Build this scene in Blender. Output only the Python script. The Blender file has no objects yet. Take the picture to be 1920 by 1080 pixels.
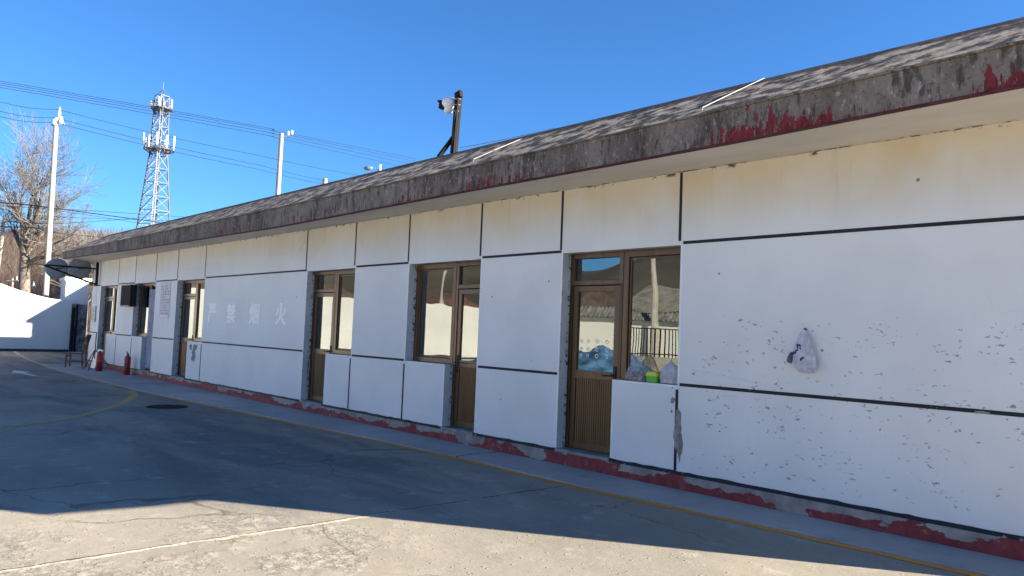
import bpy, bmesh, math, random
from mathutils import Vector, Matrix, noise as _mn
mnoise = _mn.noise
random.seed(7)
SC = bpy.context.scene
COL = SC.collection
rad = math.radians

# ------------------------------------------------------------------ camera
CAM = Vector((0, -7, 1.59))
FPX = 1441.0
YAW, PITCH, ROLL = rad(47.6), rad(3.48), rad(-2.275)
_f = Vector((-math.sin(YAW)*math.cos(PITCH), math.cos(YAW)*math.cos(PITCH), math.sin(PITCH)))
_r = Vector((math.cos(YAW), math.sin(YAW), 0))
_d = _f.cross(_r)
_c, _s = math.cos(ROLL), math.sin(ROLL)
RX = _r*_c + _d*_s
DN = -_r*_s + _d*_c
cam = bpy.data.objects.new('camera', bpy.data.cameras.new('camera'))
COL.objects.link(cam)
cam.matrix_world = Matrix(((RX.x, -DN.x, -_f.x, CAM.x), (RX.y, -DN.y, -_f.y, CAM.y), (RX.z, -DN.z, -_f.z, CAM.z), (0, 0, 0, 1)))
cam.data.sensor_width = 36
cam.data.lens = FPX/1920*36
cam.data.clip_start = 0.05
cam.data.clip_end = 3000
SC.camera = cam

# ------------------------------------------------------------------ sky and sun
SUN_EL, SUN_AZ = 22.3, 33.7            # azimuth measured from +X towards +Y
world = bpy.data.worlds.new('World')
SC.world = world
world.use_nodes = True
wn = world.node_tree.nodes
sky = wn.new('ShaderNodeTexSky')
sky.sky_type = 'NISHITA'
sky.sun_disc = False
sky.sun_elevation = rad(SUN_EL)
sky.sun_rotation = rad(90-SUN_AZ)
sky.altitude = 400
sky.air_density = 1.0
sky.dust_density = 0.3
sky.ozone_density = 3.0
tint = wn.new('ShaderNodeMix'); tint.data_type = 'RGBA'; tint.blend_type = 'MULTIPLY'
tint.inputs[0].default_value = 1.0
tint.inputs[7].default_value = (0.40, 0.77, 1.17, 1)     # deep dry winter blue
world.node_tree.links.new(sky.outputs[0], tint.inputs[6])
world.node_tree.links.new(tint.outputs[2], wn['Background'].inputs[0])
wn['Background'].inputs[1].default_value = 0.05
sun = bpy.data.objects.new('sun', bpy.data.lights.new('sun', 'SUN'))
COL.objects.link(sun)
sun.data.energy = 5.0
sun.data.angle = rad(0.5)
sun.data.color = (1.0, 0.90, 0.74)
sdir = Vector((math.cos(rad(SUN_AZ))*math.cos(rad(SUN_EL)), math.sin(rad(SUN_AZ))*math.cos(rad(SUN_EL)), math.sin(rad(SUN_EL))))
sun.rotation_euler = sdir.to_track_quat('Z', 'Y').to_euler()
sun.location = (30, 20, 25)
SC.view_settings.view_transform = 'Standard'
SC.view_settings.look = 'None'
SC.view_settings.gamma = 1
SC.view_settings.exposure = 2.0

# ------------------------------------------------------------------ ray helpers (photo measurements to world points)
def ray(px, py):
    return RX*(px-960) + DN*(py-540) + _f*FPX
def at_y(px, py, y):
    r = ray(px, py); t = (y-CAM.y)/r.y
    return CAM + r*t
def at_d(px, py, d):
    return CAM + ray(px, py)*(d/FPX)
def zg(x):
    return 0.15*min(1, max(0, (-27-x)/9))
def at_g(px, py, dz=0):
    r = ray(px, py); z = 0
    for _ in range(8):
        p = CAM + r*((z+dz-CAM.z)/r.z); z = zg(p.x)
    return p

# ------------------------------------------------------------------ mesh builder
class MB:
    def __init__(self):
        self.v = []; self.f = []; self.m = []; self.cur = 0
    def add(self, vs, fs):
        o = len(self.v)
        self.v += [tuple(p) for p in vs]
        self.f += [tuple(i+o for i in f) for f in fs]
        self.m += [self.cur]*len(fs)
        return self
    def box(self, x0, x1, y0, y1, z0, z1, M=None):
        vs = [Vector(p) for p in ((x0,y0,z0),(x1,y0,z0),(x1,y1,z0),(x0,y1,z0),(x0,y0,z1),(x1,y0,z1),(x1,y1,z1),(x0,y1,z1))]
        if M is not None: vs = [M @ p for p in vs]
        return self.add(vs, [(0,3,2,1),(4,5,6,7),(0,1,5,4),(1,2,6,5),(2,3,7,6),(3,0,4,7)])
    def bar(self, a, b, w, h=None, up=(0,0,1)):
        a, b = Vector(a), Vector(b); h = w if h is None else h
        d = (b-a).normalized(); u = Vector(up)
        if abs(d.dot(u)) > .98: u = Vector((1,0,0))
        s = d.cross(u).normalized(); u = s.cross(d)
        vs = []
        for p in (a, b):
            for i, j in ((-1,-1),(1,-1),(1,1),(-1,1)):
                vs.append(p + s*(i*w/2) + u*(j*h/2))
        return self.add(vs, [(0,1,2,3)[::-1],(4,5,6,7),(0,1,5,4),(1,2,6,5),(2,3,7,6),(3,0,4,7)])
    def tube(self, pts, r, n=8, cap=True):
        pts = [Vector(p) for p in pts]
        rs = r if isinstance(r, (list, tuple)) else [r]*len(pts)
        vs = []; ref = None
        for i, p in enumerate(pts):
            d = (pts[min(i+1, len(pts)-1)] - pts[max(i-1, 0)]).normalized()
            if ref is None:
                ref = Vector((0,0,1)) if abs(d.z) < .9 else Vector((1,0,0))
            s = d.cross(ref).normalized(); u = s.cross(d); ref = u
            for k in range(n):
                a = 2*math.pi*k/n
                vs.append(p + s*(rs[i]*math.cos(a)) + u*(rs[i]*math.sin(a)))
        fs = []
        for i in range(len(pts)-1):
            for k in range(n):
                fs.append((i*n+k, i*n+(k+1)%n, (i+1)*n+(k+1)%n, (i+1)*n+k))
        if cap:
            fs.append(tuple(range(n))[::-1]); fs.append(tuple((len(pts)-1)*n+k for k in range(n)))
        return self.add(vs, fs)
    def lathe(self, prof, c, n=24, axis=None):
        # prof: list of (radius, height); c: centre; axis: matrix 3x3 optional
        vs = []
        for r, h in prof:
            for k in range(n):
                a = 2*math.pi*k/n
                p = Vector((r*math.cos(a), r*math.sin(a), h))
                if axis is not None: p = axis @ p
                vs.append(Vector(c)+p)
        fs = []
        for i in range(len(prof)-1):
            for k in range(n):
                fs.append((i*n+k, i*n+(k+1)%n, (i+1)*n+(k+1)%n, (i+1)*n+k))
        fs.append(tuple(range(n))[::-1]); fs.append(tuple((len(prof)-1)*n+k for k in range(n)))
        return self.add(vs, fs)
    def prism(self, poly, off):
        off = Vector(off); n = len(poly)
        vs = [Vector(p) for p in poly] + [Vector(p)+off for p in poly]
        fs = [tuple(range(n)), tuple(range(n, 2*n))[::-1]]
        for k in range(n): fs.append((k, (k+1)%n, n+(k+1)%n, n+k)[::-1])
        return self.add(vs, fs)
    def build(self, name, mats, parent=None, smooth=False, bevel=0, flip=True, loc=None):
        me = bpy.data.meshes.new(name)
        vs = self.v
        if loc is not None: vs = [(a-loc[0], b-loc[1], c-loc[2]) for a, b, c in vs]
        me.from_pydata(vs, [], self.f)
        if not isinstance(mats, (list, tuple)): mats = [mats]
        for m in mats: me.materials.append(m)
        me.polygons.foreach_set('material_index', self.m)
        if flip:
            bm = bmesh.new(); bm.from_mesh(me)
            bmesh.ops.recalc_face_normals(bm, faces=bm.faces)
            if bevel:
                bmesh.ops.bevel(bm, geom=[e for e in bm.edges if e.is_manifold and e.calc_face_angle(0) > .6], offset=bevel, segments=2, affect='EDGES', profile=.6)
            bm.to_mesh(me); bm.free()
        if smooth:
            me.polygons.foreach_set('use_smooth', [True]*len(me.polygons))
        me.update()
        o = bpy.data.objects.new(name, me)
        COL.objects.link(o)
        if parent is not None: o.parent = parent
        if loc is not None: o.location = loc
        return o

def tag(o, label, cat, group=None):
    o['label'] = label; o['category'] = cat
    if group: o['group'] = group
    return o
def struct(o):
    o['kind'] = 'structure'; return o
def empty(name, label, cat, group=None):
    o = bpy.data.objects.new(name, None); COL.objects.link(o)
    o.empty_display_size = .2
    return tag(o, label, cat, group)

# ------------------------------------------------------------------ material helper
class MT:
    def __init__(self, name, rough=.8, spec=.3, metal=0):
        self.mat = bpy.data.materials.new(name); self.mat.use_nodes = True
        self.t = self.mat.node_tree; self.n = self.t.nodes
        self.b = self.n['Principled BSDF']
        self.b.inputs['Roughness'].default_value = rough
        self.b.inputs['Specular IOR Level'].default_value = spec
        self.b.inputs['Metallic'].default_value = metal
        tc = self.n.new('ShaderNodeTexCoord'); self.obj = tc.outputs['Object']
        g = self.n.new('ShaderNodeNewGeometry'); self.pos = g.outputs['Position']
    def link(self, a, b): self.t.links.new(a, b)
    def put(self, sock, v):
        if isinstance(v, (int, float)): sock.default_value = v
        elif isinstance(v, tuple):
            sock.default_value = v if len(v) == len(sock.default_value) else (v + (1,))
        else: self.link(v, sock)
    def scale(self, vec, s):
        m = self.n.new('ShaderNodeMapping'); self.link(vec, m.inputs[0]); m.inputs['Scale'].default_value = s
        return m.outputs[0]
    def noise(self, scale, detail=4, rough=.55, vec=None, dist=0):
        x = self.n.new('ShaderNodeTexNoise'); self.link(vec if vec is not None else self.pos, x.inputs['Vector'])
        x.inputs['Scale'].default_value = scale; x.inputs['Detail'].default_value = detail
        x.inputs['Roughness'].default_value = rough; x.inputs['Distortion'].default_value = dist
        return x.outputs[0]
    def voro(self, scale, vec=None, feat='F1', out='Distance'):
        x = self.n.new('ShaderNodeTexVoronoi'); self.link(vec if vec is not None else self.pos, x.inputs['Vector'])
        x.feature = feat; x.inputs['Scale'].default_value = scale
        return x.outputs[out]
    def math(self, op, a, b=0.0, c=None):
        x = self.n.new('ShaderNodeMath'); x.operation = op
        self.put(x.inputs[0], a); self.put(x.inputs[1], b)
        if c is not None: self.put(x.inputs[2], c)
        return x.outputs[0]
    def step(self, v, lo, hi, a=0.0, b=1.0):
        x = self.n.new('ShaderNodeMapRange'); x.interpolation_type = 'SMOOTHSTEP'
        self.put(x.inputs[0], v); x.inputs[1].default_value = lo; x.inputs[2].default_value = hi
        x.inputs[3].default_value = a; x.inputs[4].default_value = b
        return x.outputs[0]
    def lin(self, v, lo, hi, a=0.0, b=1.0):
        o = self.step(v, lo, hi, a, b); o.node.interpolation_type = 'LINEAR'; return o
    def mix(self, f, a, b, mode='MIX'):
        x = self.n.new('ShaderNodeMix'); x.data_type = 'RGBA'; x.blend_type = mode
        self.put(x.inputs[0], f); self.put(x.inputs[6], a); self.put(x.inputs[7], b)
        return x.outputs[2]
    def xyz(self, v=None):
        x = self.n.new('ShaderNodeSeparateXYZ'); self.link(v if v is not None else self.pos, x.inputs[0])
        return x.outputs
    def color(self, c): self.put(self.b.inputs['Base Color'], c); return self
    def rough(self, c): self.put(self.b.inputs['Roughness'], c); return self
    def bump(self, h, strength=.3, dist=.01):
        x = self.n.new('ShaderNodeBump'); self.link(h, x.inputs['Height'])
        x.inputs['Strength'].default_value = strength; x.inputs['Distance'].default_value = dist
        self.link(x.outputs[0], self.b.inputs['Normal']); return self

def simple(name, c, rough=.6, spec=.3, metal=0, var=.25, scale=6, bump=0):
    m = MT(name, rough, spec, metal)
    n = m.noise(scale, 5)
    d = tuple(x*(1-var) for x in c); l = tuple(min(1, x*(1+var)) for x in c)
    m.color(m.mix(m.step(n, .3, .7), d, l))
    if bump: m.bump(m.noise(scale*6, 4), bump, .005)
    return m.mat

# ---- facade paint
def facade_mat():
    m = MT('painted plaster', .62, .25)
    x, y, z = m.xyz()
    base = m.mix(m.step(m.noise(.9, 3), .3, .7), (.645,.66,.655), (.715,.728,.72))
    base = m.mix(m.step(m.noise(14, 5, .6, m.scale(m.pos, (1.6, 1, .35))), .52, .75, 0, .22), base, (.62,.61,.57))
    # yellowed band under the eaves
    st = m.math('MULTIPLY', m.step(z, 2.55, 3.35), m.step(m.noise(1.6, 5, .6, m.scale(m.pos, (1, 1, .8))), .25, .72, .55, 1))
    st = m.math('MULTIPLY', st, m.lin(x, -22, -3, .65, 1.0))
    base = m.mix(st, base, (.57,.475,.325))
    drip = m.math('MULTIPLY', m.step(m.noise(5, 4, .6, m.scale(m.pos, (1.5, 1, .12))), .56, .72), m.step(z, 2.6, 3.45, 0, .35))
    base = m.mix(drip, base, (.36,.29,.20))
    # scuffed, chipped zone on the near panels
    reg = m.math('MULTIPLY', m.step(x, -5.0, -4.4), m.math('MULTIPLY', m.step(z, .2, .35), m.step(z, 2.3, 1.2)))
    patch = m.step(m.noise(2.3, 5, .7), .42, .66)
    wv = m.n.new('ShaderNodeVectorMath'); wv.operation = 'ADD'
    nz = m.n.new('ShaderNodeTexNoise'); m.link(m.pos, nz.inputs['Vector']); nz.inputs['Scale'].default_value = 22; nz.inputs['Detail'].default_value = 5; nz.inputs['Roughness'].default_value = .7
    sv = m.n.new('ShaderNodeVectorMath'); sv.operation = 'SCALE'; sv.inputs['Scale'].default_value = .09; m.link(nz.outputs['Color'], sv.inputs[0])
    m.link(m.pos, wv.inputs[0]); m.link(sv.outputs[0], wv.inputs[1])
    def flakes(sx, sz, thr, rr):
        v = m.n.new('ShaderNodeTexVoronoi'); m.link(m.scale(wv.outputs[0], (sx, .01, sz)), v.inputs['Vector']); v.inputs['Scale'].default_value = 1
        cs = m.n.new('ShaderNodeSeparateColor'); m.link(v.outputs['Color'], cs.inputs[0])
        pr = m.math('ADD', m.math('MULTIPLY', patch, thr*.62), .008)
        ok = m.math('LESS_THAN', cs.outputs[0], pr)
        rad_ = m.math('MULTIPLY', m.math('POWER', cs.outputs[1], 2.0), rr)
        return m.math('MULTIPLY', ok, m.math('LESS_THAN', v.outputs['Distance'], rad_))
    sc = m.math('MAXIMUM', flakes(13, 50, .30, .50), m.math('MAXIMUM', flakes(30, 95, .36, .62), flakes(6, 24, .07, .40)))
    scr = m.step(m.noise(1, 4, .6, m.scale(wv.outputs[0], (5, 5, 60))), .69, .71)
    sc = m.math('MULTIPLY', m.math('MAXIMUM', sc, m.math('MULTIPLY', scr, patch)), m.math('GREATER_THAN', m.math('MULTIPLY', reg, m.step(m.noise(9, 3), .1, .6)), .32))
    base = m.mix(m.math('MULTIPLY', sc, .8), base, m.mix(m.noise(30, 3), (.10,.095,.085), (.30,.285,.26)))
    # hairline cracks
    ck = m.n.new('ShaderNodeTexVoronoi'); ck.feature = 'DISTANCE_TO_EDGE'; m.link(m.scale(wv.outputs[0], (.55, .01, .8)), ck.inputs['Vector']); ck.inputs['Scale'].default_value = 1
    crk = m.math('MULTIPLY', m.math('LESS_THAN', ck.outputs['Distance'], .0022), m.step(m.noise(.6, 2), .52, .6))
    base = m.mix(m.math('MULTIPLY', crk, .13), base, (.30,.28,.25))
    # touched-up areas of slightly different white
    tv = m.n.new('ShaderNodeTexVoronoi'); tv.distance = 'CHEBYCHEV'; m.link(m.scale(wv.outputs[0], (.5, .01, .7)), tv.inputs['Vector']); tv.inputs['Scale'].default_value = 1
    tc = m.n.new('ShaderNodeSeparateColor'); m.link(tv.outputs['Color'], tc.inputs[0])
    base = m.mix(m.math('MULTIPLY', m.math('GREATER_THAN', tc.outputs[0], .72), .16), base, (.80,.795,.77))
    # pits all over
    v = m.n.new('ShaderNodeTexVoronoi'); m.link(m.scale(m.pos, (1, .01, 1)), v.inputs['Vector']); v.inputs['Scale'].default_value = 3.6
    cs = m.n.new('ShaderNodeSeparateColor'); m.link(v.outputs['Color'], cs.inputs[0])
    r = m.math('MULTIPLY', m.step(cs.outputs[0], .55, 1, 0, 1), .075)
    pit = m.math('LESS_THAN', m.math('ADD', v.outputs['Distance'], m.math('MULTIPLY', m.noise(60, 2), .03)), r)
    base = m.mix(m.math('MULTIPLY', pit, .8), base, (.10,.09,.085))
    # crumbling top edge
    cr = m.math('MULTIPLY', m.step(z, 3.405, 3.44), m.step(m.noise(6, 6, .7), .56, .62))
    base = m.mix(cr, base, (.09,.07,.05))
    m.color(base)
    m.bump(m.math('SUBTRACT', m.math('MULTIPLY', m.noise(45, 4), .25), m.math('MULTIPLY', sc, .8)), .35, .004)
    return m.mat
def jamb_mat():
    m = MT('grey jamb plaster', .8, .2)
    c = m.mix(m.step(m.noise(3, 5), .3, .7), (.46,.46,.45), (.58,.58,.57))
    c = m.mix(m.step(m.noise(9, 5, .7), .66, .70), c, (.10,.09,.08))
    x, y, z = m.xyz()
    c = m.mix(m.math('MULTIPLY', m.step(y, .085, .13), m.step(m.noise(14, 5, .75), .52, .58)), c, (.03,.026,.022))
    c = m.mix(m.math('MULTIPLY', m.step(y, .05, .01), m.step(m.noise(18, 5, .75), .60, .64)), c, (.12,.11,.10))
    return m.color(c).bump(m.noise(30, 4), .3, .005).mat
def fascia_mat():
    m = MT('weathered fascia', .88, .15)
    x, y, z = m.xyz()
    c = m.mix(m.step(m.noise(2.2, 6, .65, m.scale(m.pos, (1, 1, .5))), .3, .7), (.105,.088,.077), (.225,.195,.168))
    c = m.mix(m.step(m.noise(9, 6, .7, m.scale(m.pos, (1.6, 1, .42))), .50, .62, 0, .8), c, (.04,.036,.034))
    c = m.mix(m.step(m.noise(17, 5, .7, m.scale(m.pos, (1.6, 1, .7))), .58, .66, 0, .65), c, (.38,.35,.32))
    c = m.mix(m.step(m.noise(34, 5, .75), .52, .64, 0, .55), c, (.05,.045,.042))
    low = m.step(z, 3.74, 3.5, 0, 1)
    reg = 0.0
    for x0, x1, w in ((-4.15,-2.85,1), (-1.9,.2,1), (-7.9,-6.7,.55), (-2.5,-2.3,.6), (-12.2,-11.3,.5), (-16.5,-15.2,.45), (-21,-19.5,.4), (-9.6,-8.6,.4)):
        q = m.math('MULTIPLY', m.math('MULTIPLY', m.step(x, x0-.15, x0+.2), m.step(x, x1+.15, x1-.2)), w)
        reg = q if reg == 0.0 else m.math('MAXIMUM', reg, q)
    n1 = m.noise(7, 7, .72, m.scale(m.pos, (1.5, 1, .32)))
    n2 = m.noise(20, 5, .7, m.scale(m.pos, (1, 1, .6)))
    red = m.math('ADD', m.math('ADD', m.math('MULTIPLY', n1, .75), m.math('MULTIPLY', n2, .3)), m.math('ADD', m.math('MULTIPLY', low, .13), m.math('MULTIPLY', reg, .14)))
    c = m.mix(m.step(red, .735, .755), c, m.mix(m.step(n2, .4, .6), (.10,.018,.024), (.18,.028,.036)))
    m.color(c)
    return m.bump(m.noise(24, 6, .7), .6, .012).mat
def slope_mat():
    m = MT('lichened roof cement', .9, .1)
    n = m.noise(4.6, 7, .68)
    c = m.mix(m.step(n, .44, .58), (.075,.064,.054), (.54,.43,.30))
    c = m.mix(m.step(m.noise(11, 5, .7), .5, .65, 0, .6), c, (.17,.15,.13))
    x, y, z = m.xyz()
    c = m.mix(m.step(m.math('ADD', z, m.math('MULTIPLY', m.noise(3, 4), .12)), 4.33, 4.40, 0, .9), c, (.05,.045,.042))
    return m.color(c).bump(n, .5, .02).mat
def soffit_mat():
    m = MT('soffit paint', .8, .2)
    x, y, z = m.xyz()
    c = m.mix(m.step(m.noise(1.3, 4, .6, m.scale(m.pos, (.5, 1.5, 1))), .3, .7), (.55,.51,.45), (.66,.62,.55))
    cr = m.math('MULTIPLY', m.step(y, -.06, -.015), m.step(m.noise(7, 6, .7), .5, .56))
    return m.color(m.mix(cr, c, (.10,.08,.055))).mat
def plinth_mat():
    m = MT('plinth red paint', .7, .3)
    x, y, z = m.xyz()
    con = m.mix(m.step(m.noise(4, 6, .65), .3, .7), (.17,.155,.14), (.34,.31,.285))
    n = m.math('ADD', m.noise(1.5, 7, .6, m.scale(m.pos, (1, 0, 2.2))), m.step(z, .02, .17, .085, -.10))
    n = m.math('ADD', n, m.step(x, -10, -14, 0, .06))
    n = m.math('ADD', n, m.step(m.noise(.45, 2), .35, .65, -.07, .06))
    mask = m.step(n, .475, .487)
    rd = m.mix(m.step(m.noise(7, 5, .7), .35, .7), (.165,.026,.03), (.25,.045,.048))
    rd = m.mix(m.step(m.noise(13, 5, .7), .58, .66, 0, .55), rd, (.40,.16,.16))
    m.color(m.mix(mask, con, rd))
    return m.bump(m.math('ADD', m.math('MULTIPLY', mask, .5), m.math('MULTIPLY', m.noise(40, 4), .3)), .6, .006).mat
def ground_mat():
    m = MT('worn yard concrete', .9, .08)
    x, y, z = m.xyz()
    c = m.mix(m.step(m.noise(.35, 5, .6), .3, .7), (.262,.233,.185), (.352,.315,.247))
    # streaky tyre dirt along the yard, colour deepened to strengthen the building's shade
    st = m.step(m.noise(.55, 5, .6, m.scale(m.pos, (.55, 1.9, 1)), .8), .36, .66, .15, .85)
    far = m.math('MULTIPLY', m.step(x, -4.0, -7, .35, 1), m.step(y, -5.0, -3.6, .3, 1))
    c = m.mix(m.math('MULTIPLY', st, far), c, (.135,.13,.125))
    c = m.mix(m.step(m.noise(3.1, 6, .7), .54, .68, 0, .35), c, (.48,.45,.39))
    c = m.mix(m.step(m.noise(46, 3, .6), .56, .66, 0, .5), c, (.17,.16,.14))
    c = m.mix(m.step(m.noise(90, 2, .5), .62, .70, 0, .6), c, (.60,.56,.48))
    # spalled area near the viewer
    sp = m.math('MULTIPLY', m.step(m.noise(1.1, 4, .6), .46, .58), m.math('MULTIPLY', m.step(x, -7.5, -5.5), m.step(y, -3.2, -4.2)))
    c = m.mix(m.math('MULTIPLY', sp, m.step(m.noise(9, 6, .75), .4, .6, 0, .45)), c, (.56,.52,.44))
    # expansion joints: dark gap beside a sandy filler bead
    wob = m.math('ADD', m.math('MULTIPLY', m.math('SUBTRACT', m.noise(1.3, 5, .65), .5), .16), m.math('MULTIPLY', m.math('SUBTRACT', m.noise(11, 4, .7), .5), .035))
    xx = m.math('ADD', x, wob)
    g1 = m.math('LESS_THAN', m.math('ABSOLUTE', m.math('SUBTRACT', xx, -5.72)), m.math('MULTIPLY', m.step(m.noise(3, 4), .3, .6), .013))
    g2 = m.math('LESS_THAN', m.math('ABSOLUTE', m.math('SUBTRACT', xx, -17.45)), .016)
    gap = m.math('MAXIMUM', g1, g2)
    bw_ = m.math('MULTIPLY', m.step(m.noise(6, 5, .7), .3, .65), .045)
    bead = m.math('LESS_THAN', m.math('ABSOLUTE', m.math('SUBTRACT', xx, -5.69)), bw_)
    bead = m.math('MULTIPLY', bead, m.step(y, -3.0, -3.7))  # bead colour faded out where the building's shade begins
    c = m.mix(m.math('MULTIPLY', bead, .85), c, (.60,.52,.39))
    c = m.mix(m.math('MULTIPLY', gap, .85), c, (.04,.038,.036))
    # random hairline cracks in the slab
    wv = m.n.new('ShaderNodeVectorMath'); wv.operation = 'ADD'
    nz = m.n.new('ShaderNodeTexNoise'); m.link(m.pos, nz.inputs['Vector']); nz.inputs['Scale'].default_value = 2.6; nz.inputs['Detail'].default_value = 6
    sv = m.n.new('ShaderNodeVectorMath'); sv.operation = 'SCALE'; sv.inputs['Scale'].default_value = .5; m.link(nz.outputs['Color'], sv.inputs[0])
    m.link(m.pos, wv.inputs[0]); m.link(sv.outputs[0], wv.inputs[1])
    ck = m.n.new('ShaderNodeTexVoronoi'); ck.feature = 'DISTANCE_TO_EDGE'; m.link(m.scale(wv.outputs[0], (.5, .5, .01)), ck.inputs['Vector']); ck.inputs['Scale'].default_value = 1
    crk = m.math('MULTIPLY', m.math('LESS_THAN', ck.outputs['Distance'], .0045), m.step(m.noise(.5, 3), .47, .55))
    c = m.mix(m.math('MULTIPLY', crk, .6), c, (.10,.09,.075))
    # unseen part of the yard, made paler to bounce light onto the facade
    pale_bounce = m.math('GREATER_THAN', m.math('ADD', m.math('MULTIPLY', y, -1.0), m.math('MULTIPLY', m.noise(2, 4), .15)), 7.7)
    c = m.mix(pale_bounce, c, m.mix(m.step(m.noise(.8, 5), .3, .7), (.60,.56,.48), (.70,.66,.57)))
    # bare earth outside the yard walls
    out = m.math('MAXIMUM', m.math('LESS_THAN', x, -36.6), m.math('MAXIMUM', m.math('LESS_THAN', y, -25.6), m.math('GREATER_THAN', y, 12)))
    c = m.mix(out, c, m.mix(m.noise(.2, 6), (.16,.125,.085), (.27,.22,.155)))
    m.color(c)
    pb = m.n.new('ShaderNodeTexVoronoi'); m.link(m.pos, pb.inputs['Vector']); pb.inputs['Scale'].default_value = 26
    pc = m.n.new('ShaderNodeSeparateColor'); m.link(pb.outputs['Color'], pc.inputs[0])
    peb = m.math('MULTIPLY', m.math('GREATER_THAN', pc.outputs[0], m.math('SUBTRACT', .93, m.math('MULTIPLY', sp, .22))), m.step(pb.outputs['Distance'], .34, .12))
    h = m.math('ADD', m.math('MULTIPLY', m.noise(120, 3, .6), .10), m.math('MULTIPLY', m.noise(5, 5, .6), .45))
    h = m.math('ADD', h, m.math('MULTIPLY', peb, .45))
    h = m.math('ADD', h, m.math('MULTIPLY', sp, m.math('MULTIPLY', m.step(m.noise(7, 7, .78), .44, .56), .55)))
    h = m.math('ADD', h, m.math('MULTIPLY', bead, .6))
    h = m.math('SUBTRACT', h, m.math('MULTIPLY', m.math('MAXIMUM', gap, crk), .9))
    m.bump(h, 1.0, .018)
    m.rough(m.step(m.noise(1.2, 4), .3, .7, .75, .95))
    return m.mat
def pave_mat():
    m = MT('pavement concrete', .85, .2)
    x, y, z = m.xyz()
    c = m.mix(m.step(m.noise(.7, 5), .3, .7), (.29,.285,.275), (.38,.375,.36))
    c = m.mix(m.step(m.noise(4, 6, .7), .56, .7, 0, .5), c, (.20,.195,.185))
    c = m.mix(m.step(m.noise(60, 3), .6, .7, 0, .4), c, (.14,.135,.13))
    xx = m.math('ADD', x, m.math('MULTIPLY', m.math('SUBTRACT', m.noise(1.5, 4), .5), .14))
    for jx in (-7.75, -14.3, -20.2):
        c = m.mix(m.math('LESS_THAN', m.math('ABSOLUTE', m.math('SUBTRACT', xx, jx)), .012), c, (.035,.035,.035))
    return m.color(c).bump(m.noise(40, 5, .7), .5, .008).mat
def line_mat(name, c1, wear=.5, back=(.24,.23,.21)):
    m = MT(name, .75, .25)
    n = m.noise(5, 7, .7)
    return m.color(m.mix(m.step(n, wear, wear+.16), c1, back)).bump(m.noise(50, 4), .4, .006).mat
def bronze_mat(name='bronze aluminium', k=1.0):
    m = MT(name, .32, .5, .35)
    n = m.noise(1.5, 3, .5, m.scale(m.pos, (9, 9, .25)))
    m.color(m.mix(m.step(n, .3, .7), (.088*k,.052*k,.025*k), (.135*k,.081*k,.040*k)))
    m.rough(m.step(n, .3, .7, .30, .40))
    return m.mat
def glass_mat(name='window glass', refl=.20, wav=.005, tint=(.22,.24,.23)):
    m = MT(name)
    t = m.n.new('ShaderNodeBsdfTransparent'); t.inputs[0].default_value = (*tint, 1)
    g = m.n.new('ShaderNodeBsdfGlossy'); g.inputs['Roughness'].default_value = 0.0
    g.inputs['Color'].default_value = (.93,.97,.95,1)
    bp = m.n.new('ShaderNodeBump'); m.link(m.noise(1.1, 1), bp.inputs['Height'])
    bp.inputs['Strength'].default_value = 1; bp.inputs['Distance'].default_value = wav
    m.link(bp.outputs[0], g.inputs['Normal'])
    fr = m.n.new('ShaderNodeFresnel'); fr.inputs[0].default_value = 1.6
    f = m.math('MINIMUM', m.math('ADD', m.math('MULTIPLY', fr.outputs[0], .8), refl-.06), 1)
    mx = m.n.new('ShaderNodeMixShader'); m.link(f, mx.inputs[0]); m.link(t.outputs[0], mx.inputs[1]); m.link(g.outputs[0], mx.inputs[2])
    m.link(mx.outputs[0], m.n['Material Output'].inputs[0])
    return m.mat
def sheet_mat(name, c, alpha=.5, rough=.35):
    m = MT(name, rough, .5)
    n = m.noise(14, 5, .7)
    m.color(m.mix(m.step(n, .35, .65), tuple(x*.8 for x in c), c))
    t = m.n.new('ShaderNodeBsdfTranslucent'); t.inputs[0].default_value = (*c, 1)
    tr = m.n.new('ShaderNodeBsdfTransparent')
    a = m.n.new('ShaderNodeMixShader'); a.inputs[0].default_value = .3
    m.link(m.b.outputs[0], a.inputs[1]); m.link(t.outputs[0], a.inputs[2])
    b = m.n.new('ShaderNodeMixShader'); m.put(b.inputs[0], m.step(m.noise(9, 4), .3, .7, max(0, alpha-.2), min(1, alpha+.2)))
    m.link(tr.outputs[0], b.inputs[1]); m.link(a.outputs[0], b.inputs[2])
    m.link(b.outputs[0], m.n['Material Output'].inputs[0])
    m.bump(m.noise(28, 5, .7, None, 1.5), .8, .02)
    return m.mat

FAC = facade_mat(); JAMB = jamb_mat(); FASC = fascia_mat(); SLOPE = slope_mat(); SOFF = soffit_mat()
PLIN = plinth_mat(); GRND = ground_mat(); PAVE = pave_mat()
BRZ = bronze_mat(); BRZD = bronze_mat('dark bronze aluminium', .55); GLASS = glass_mat()
_b = MT('black joint paint', .65, .25)
_b.color(_b.mix(_b.step(_b.noise(9, 6, .72), .63, .67), _b.mix(_b.noise(4, 4), (.008,.009,.012), (.026,.028,.033)), (.30,.295,.285)))
BLACK = _b.mat
TRIM = simple('fresh white paint', (.76,.77,.77), .6, var=.06)
PATCH = simple('bare grey plaster', (.24,.235,.225), .9, var=.3, scale=14, bump=.5)
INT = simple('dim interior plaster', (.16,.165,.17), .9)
DARKMET = simple('dark painted steel', (.011,.007,.0065), .75, .2)
STEEL = simple('galvanised steel', (.42,.44,.46), .45, .5, .5, var=.15)
WHITE = simple('white painted metal', (.78,.79,.78), .45, var=.06)
CONC = simple('spun concrete', (.37,.345,.30), .85, var=.15, scale=3, bump=.3)
WALLW = simple('white wall wash', (.64,.635,.60), .85, var=.06, scale=.8, bump=.1)
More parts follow.
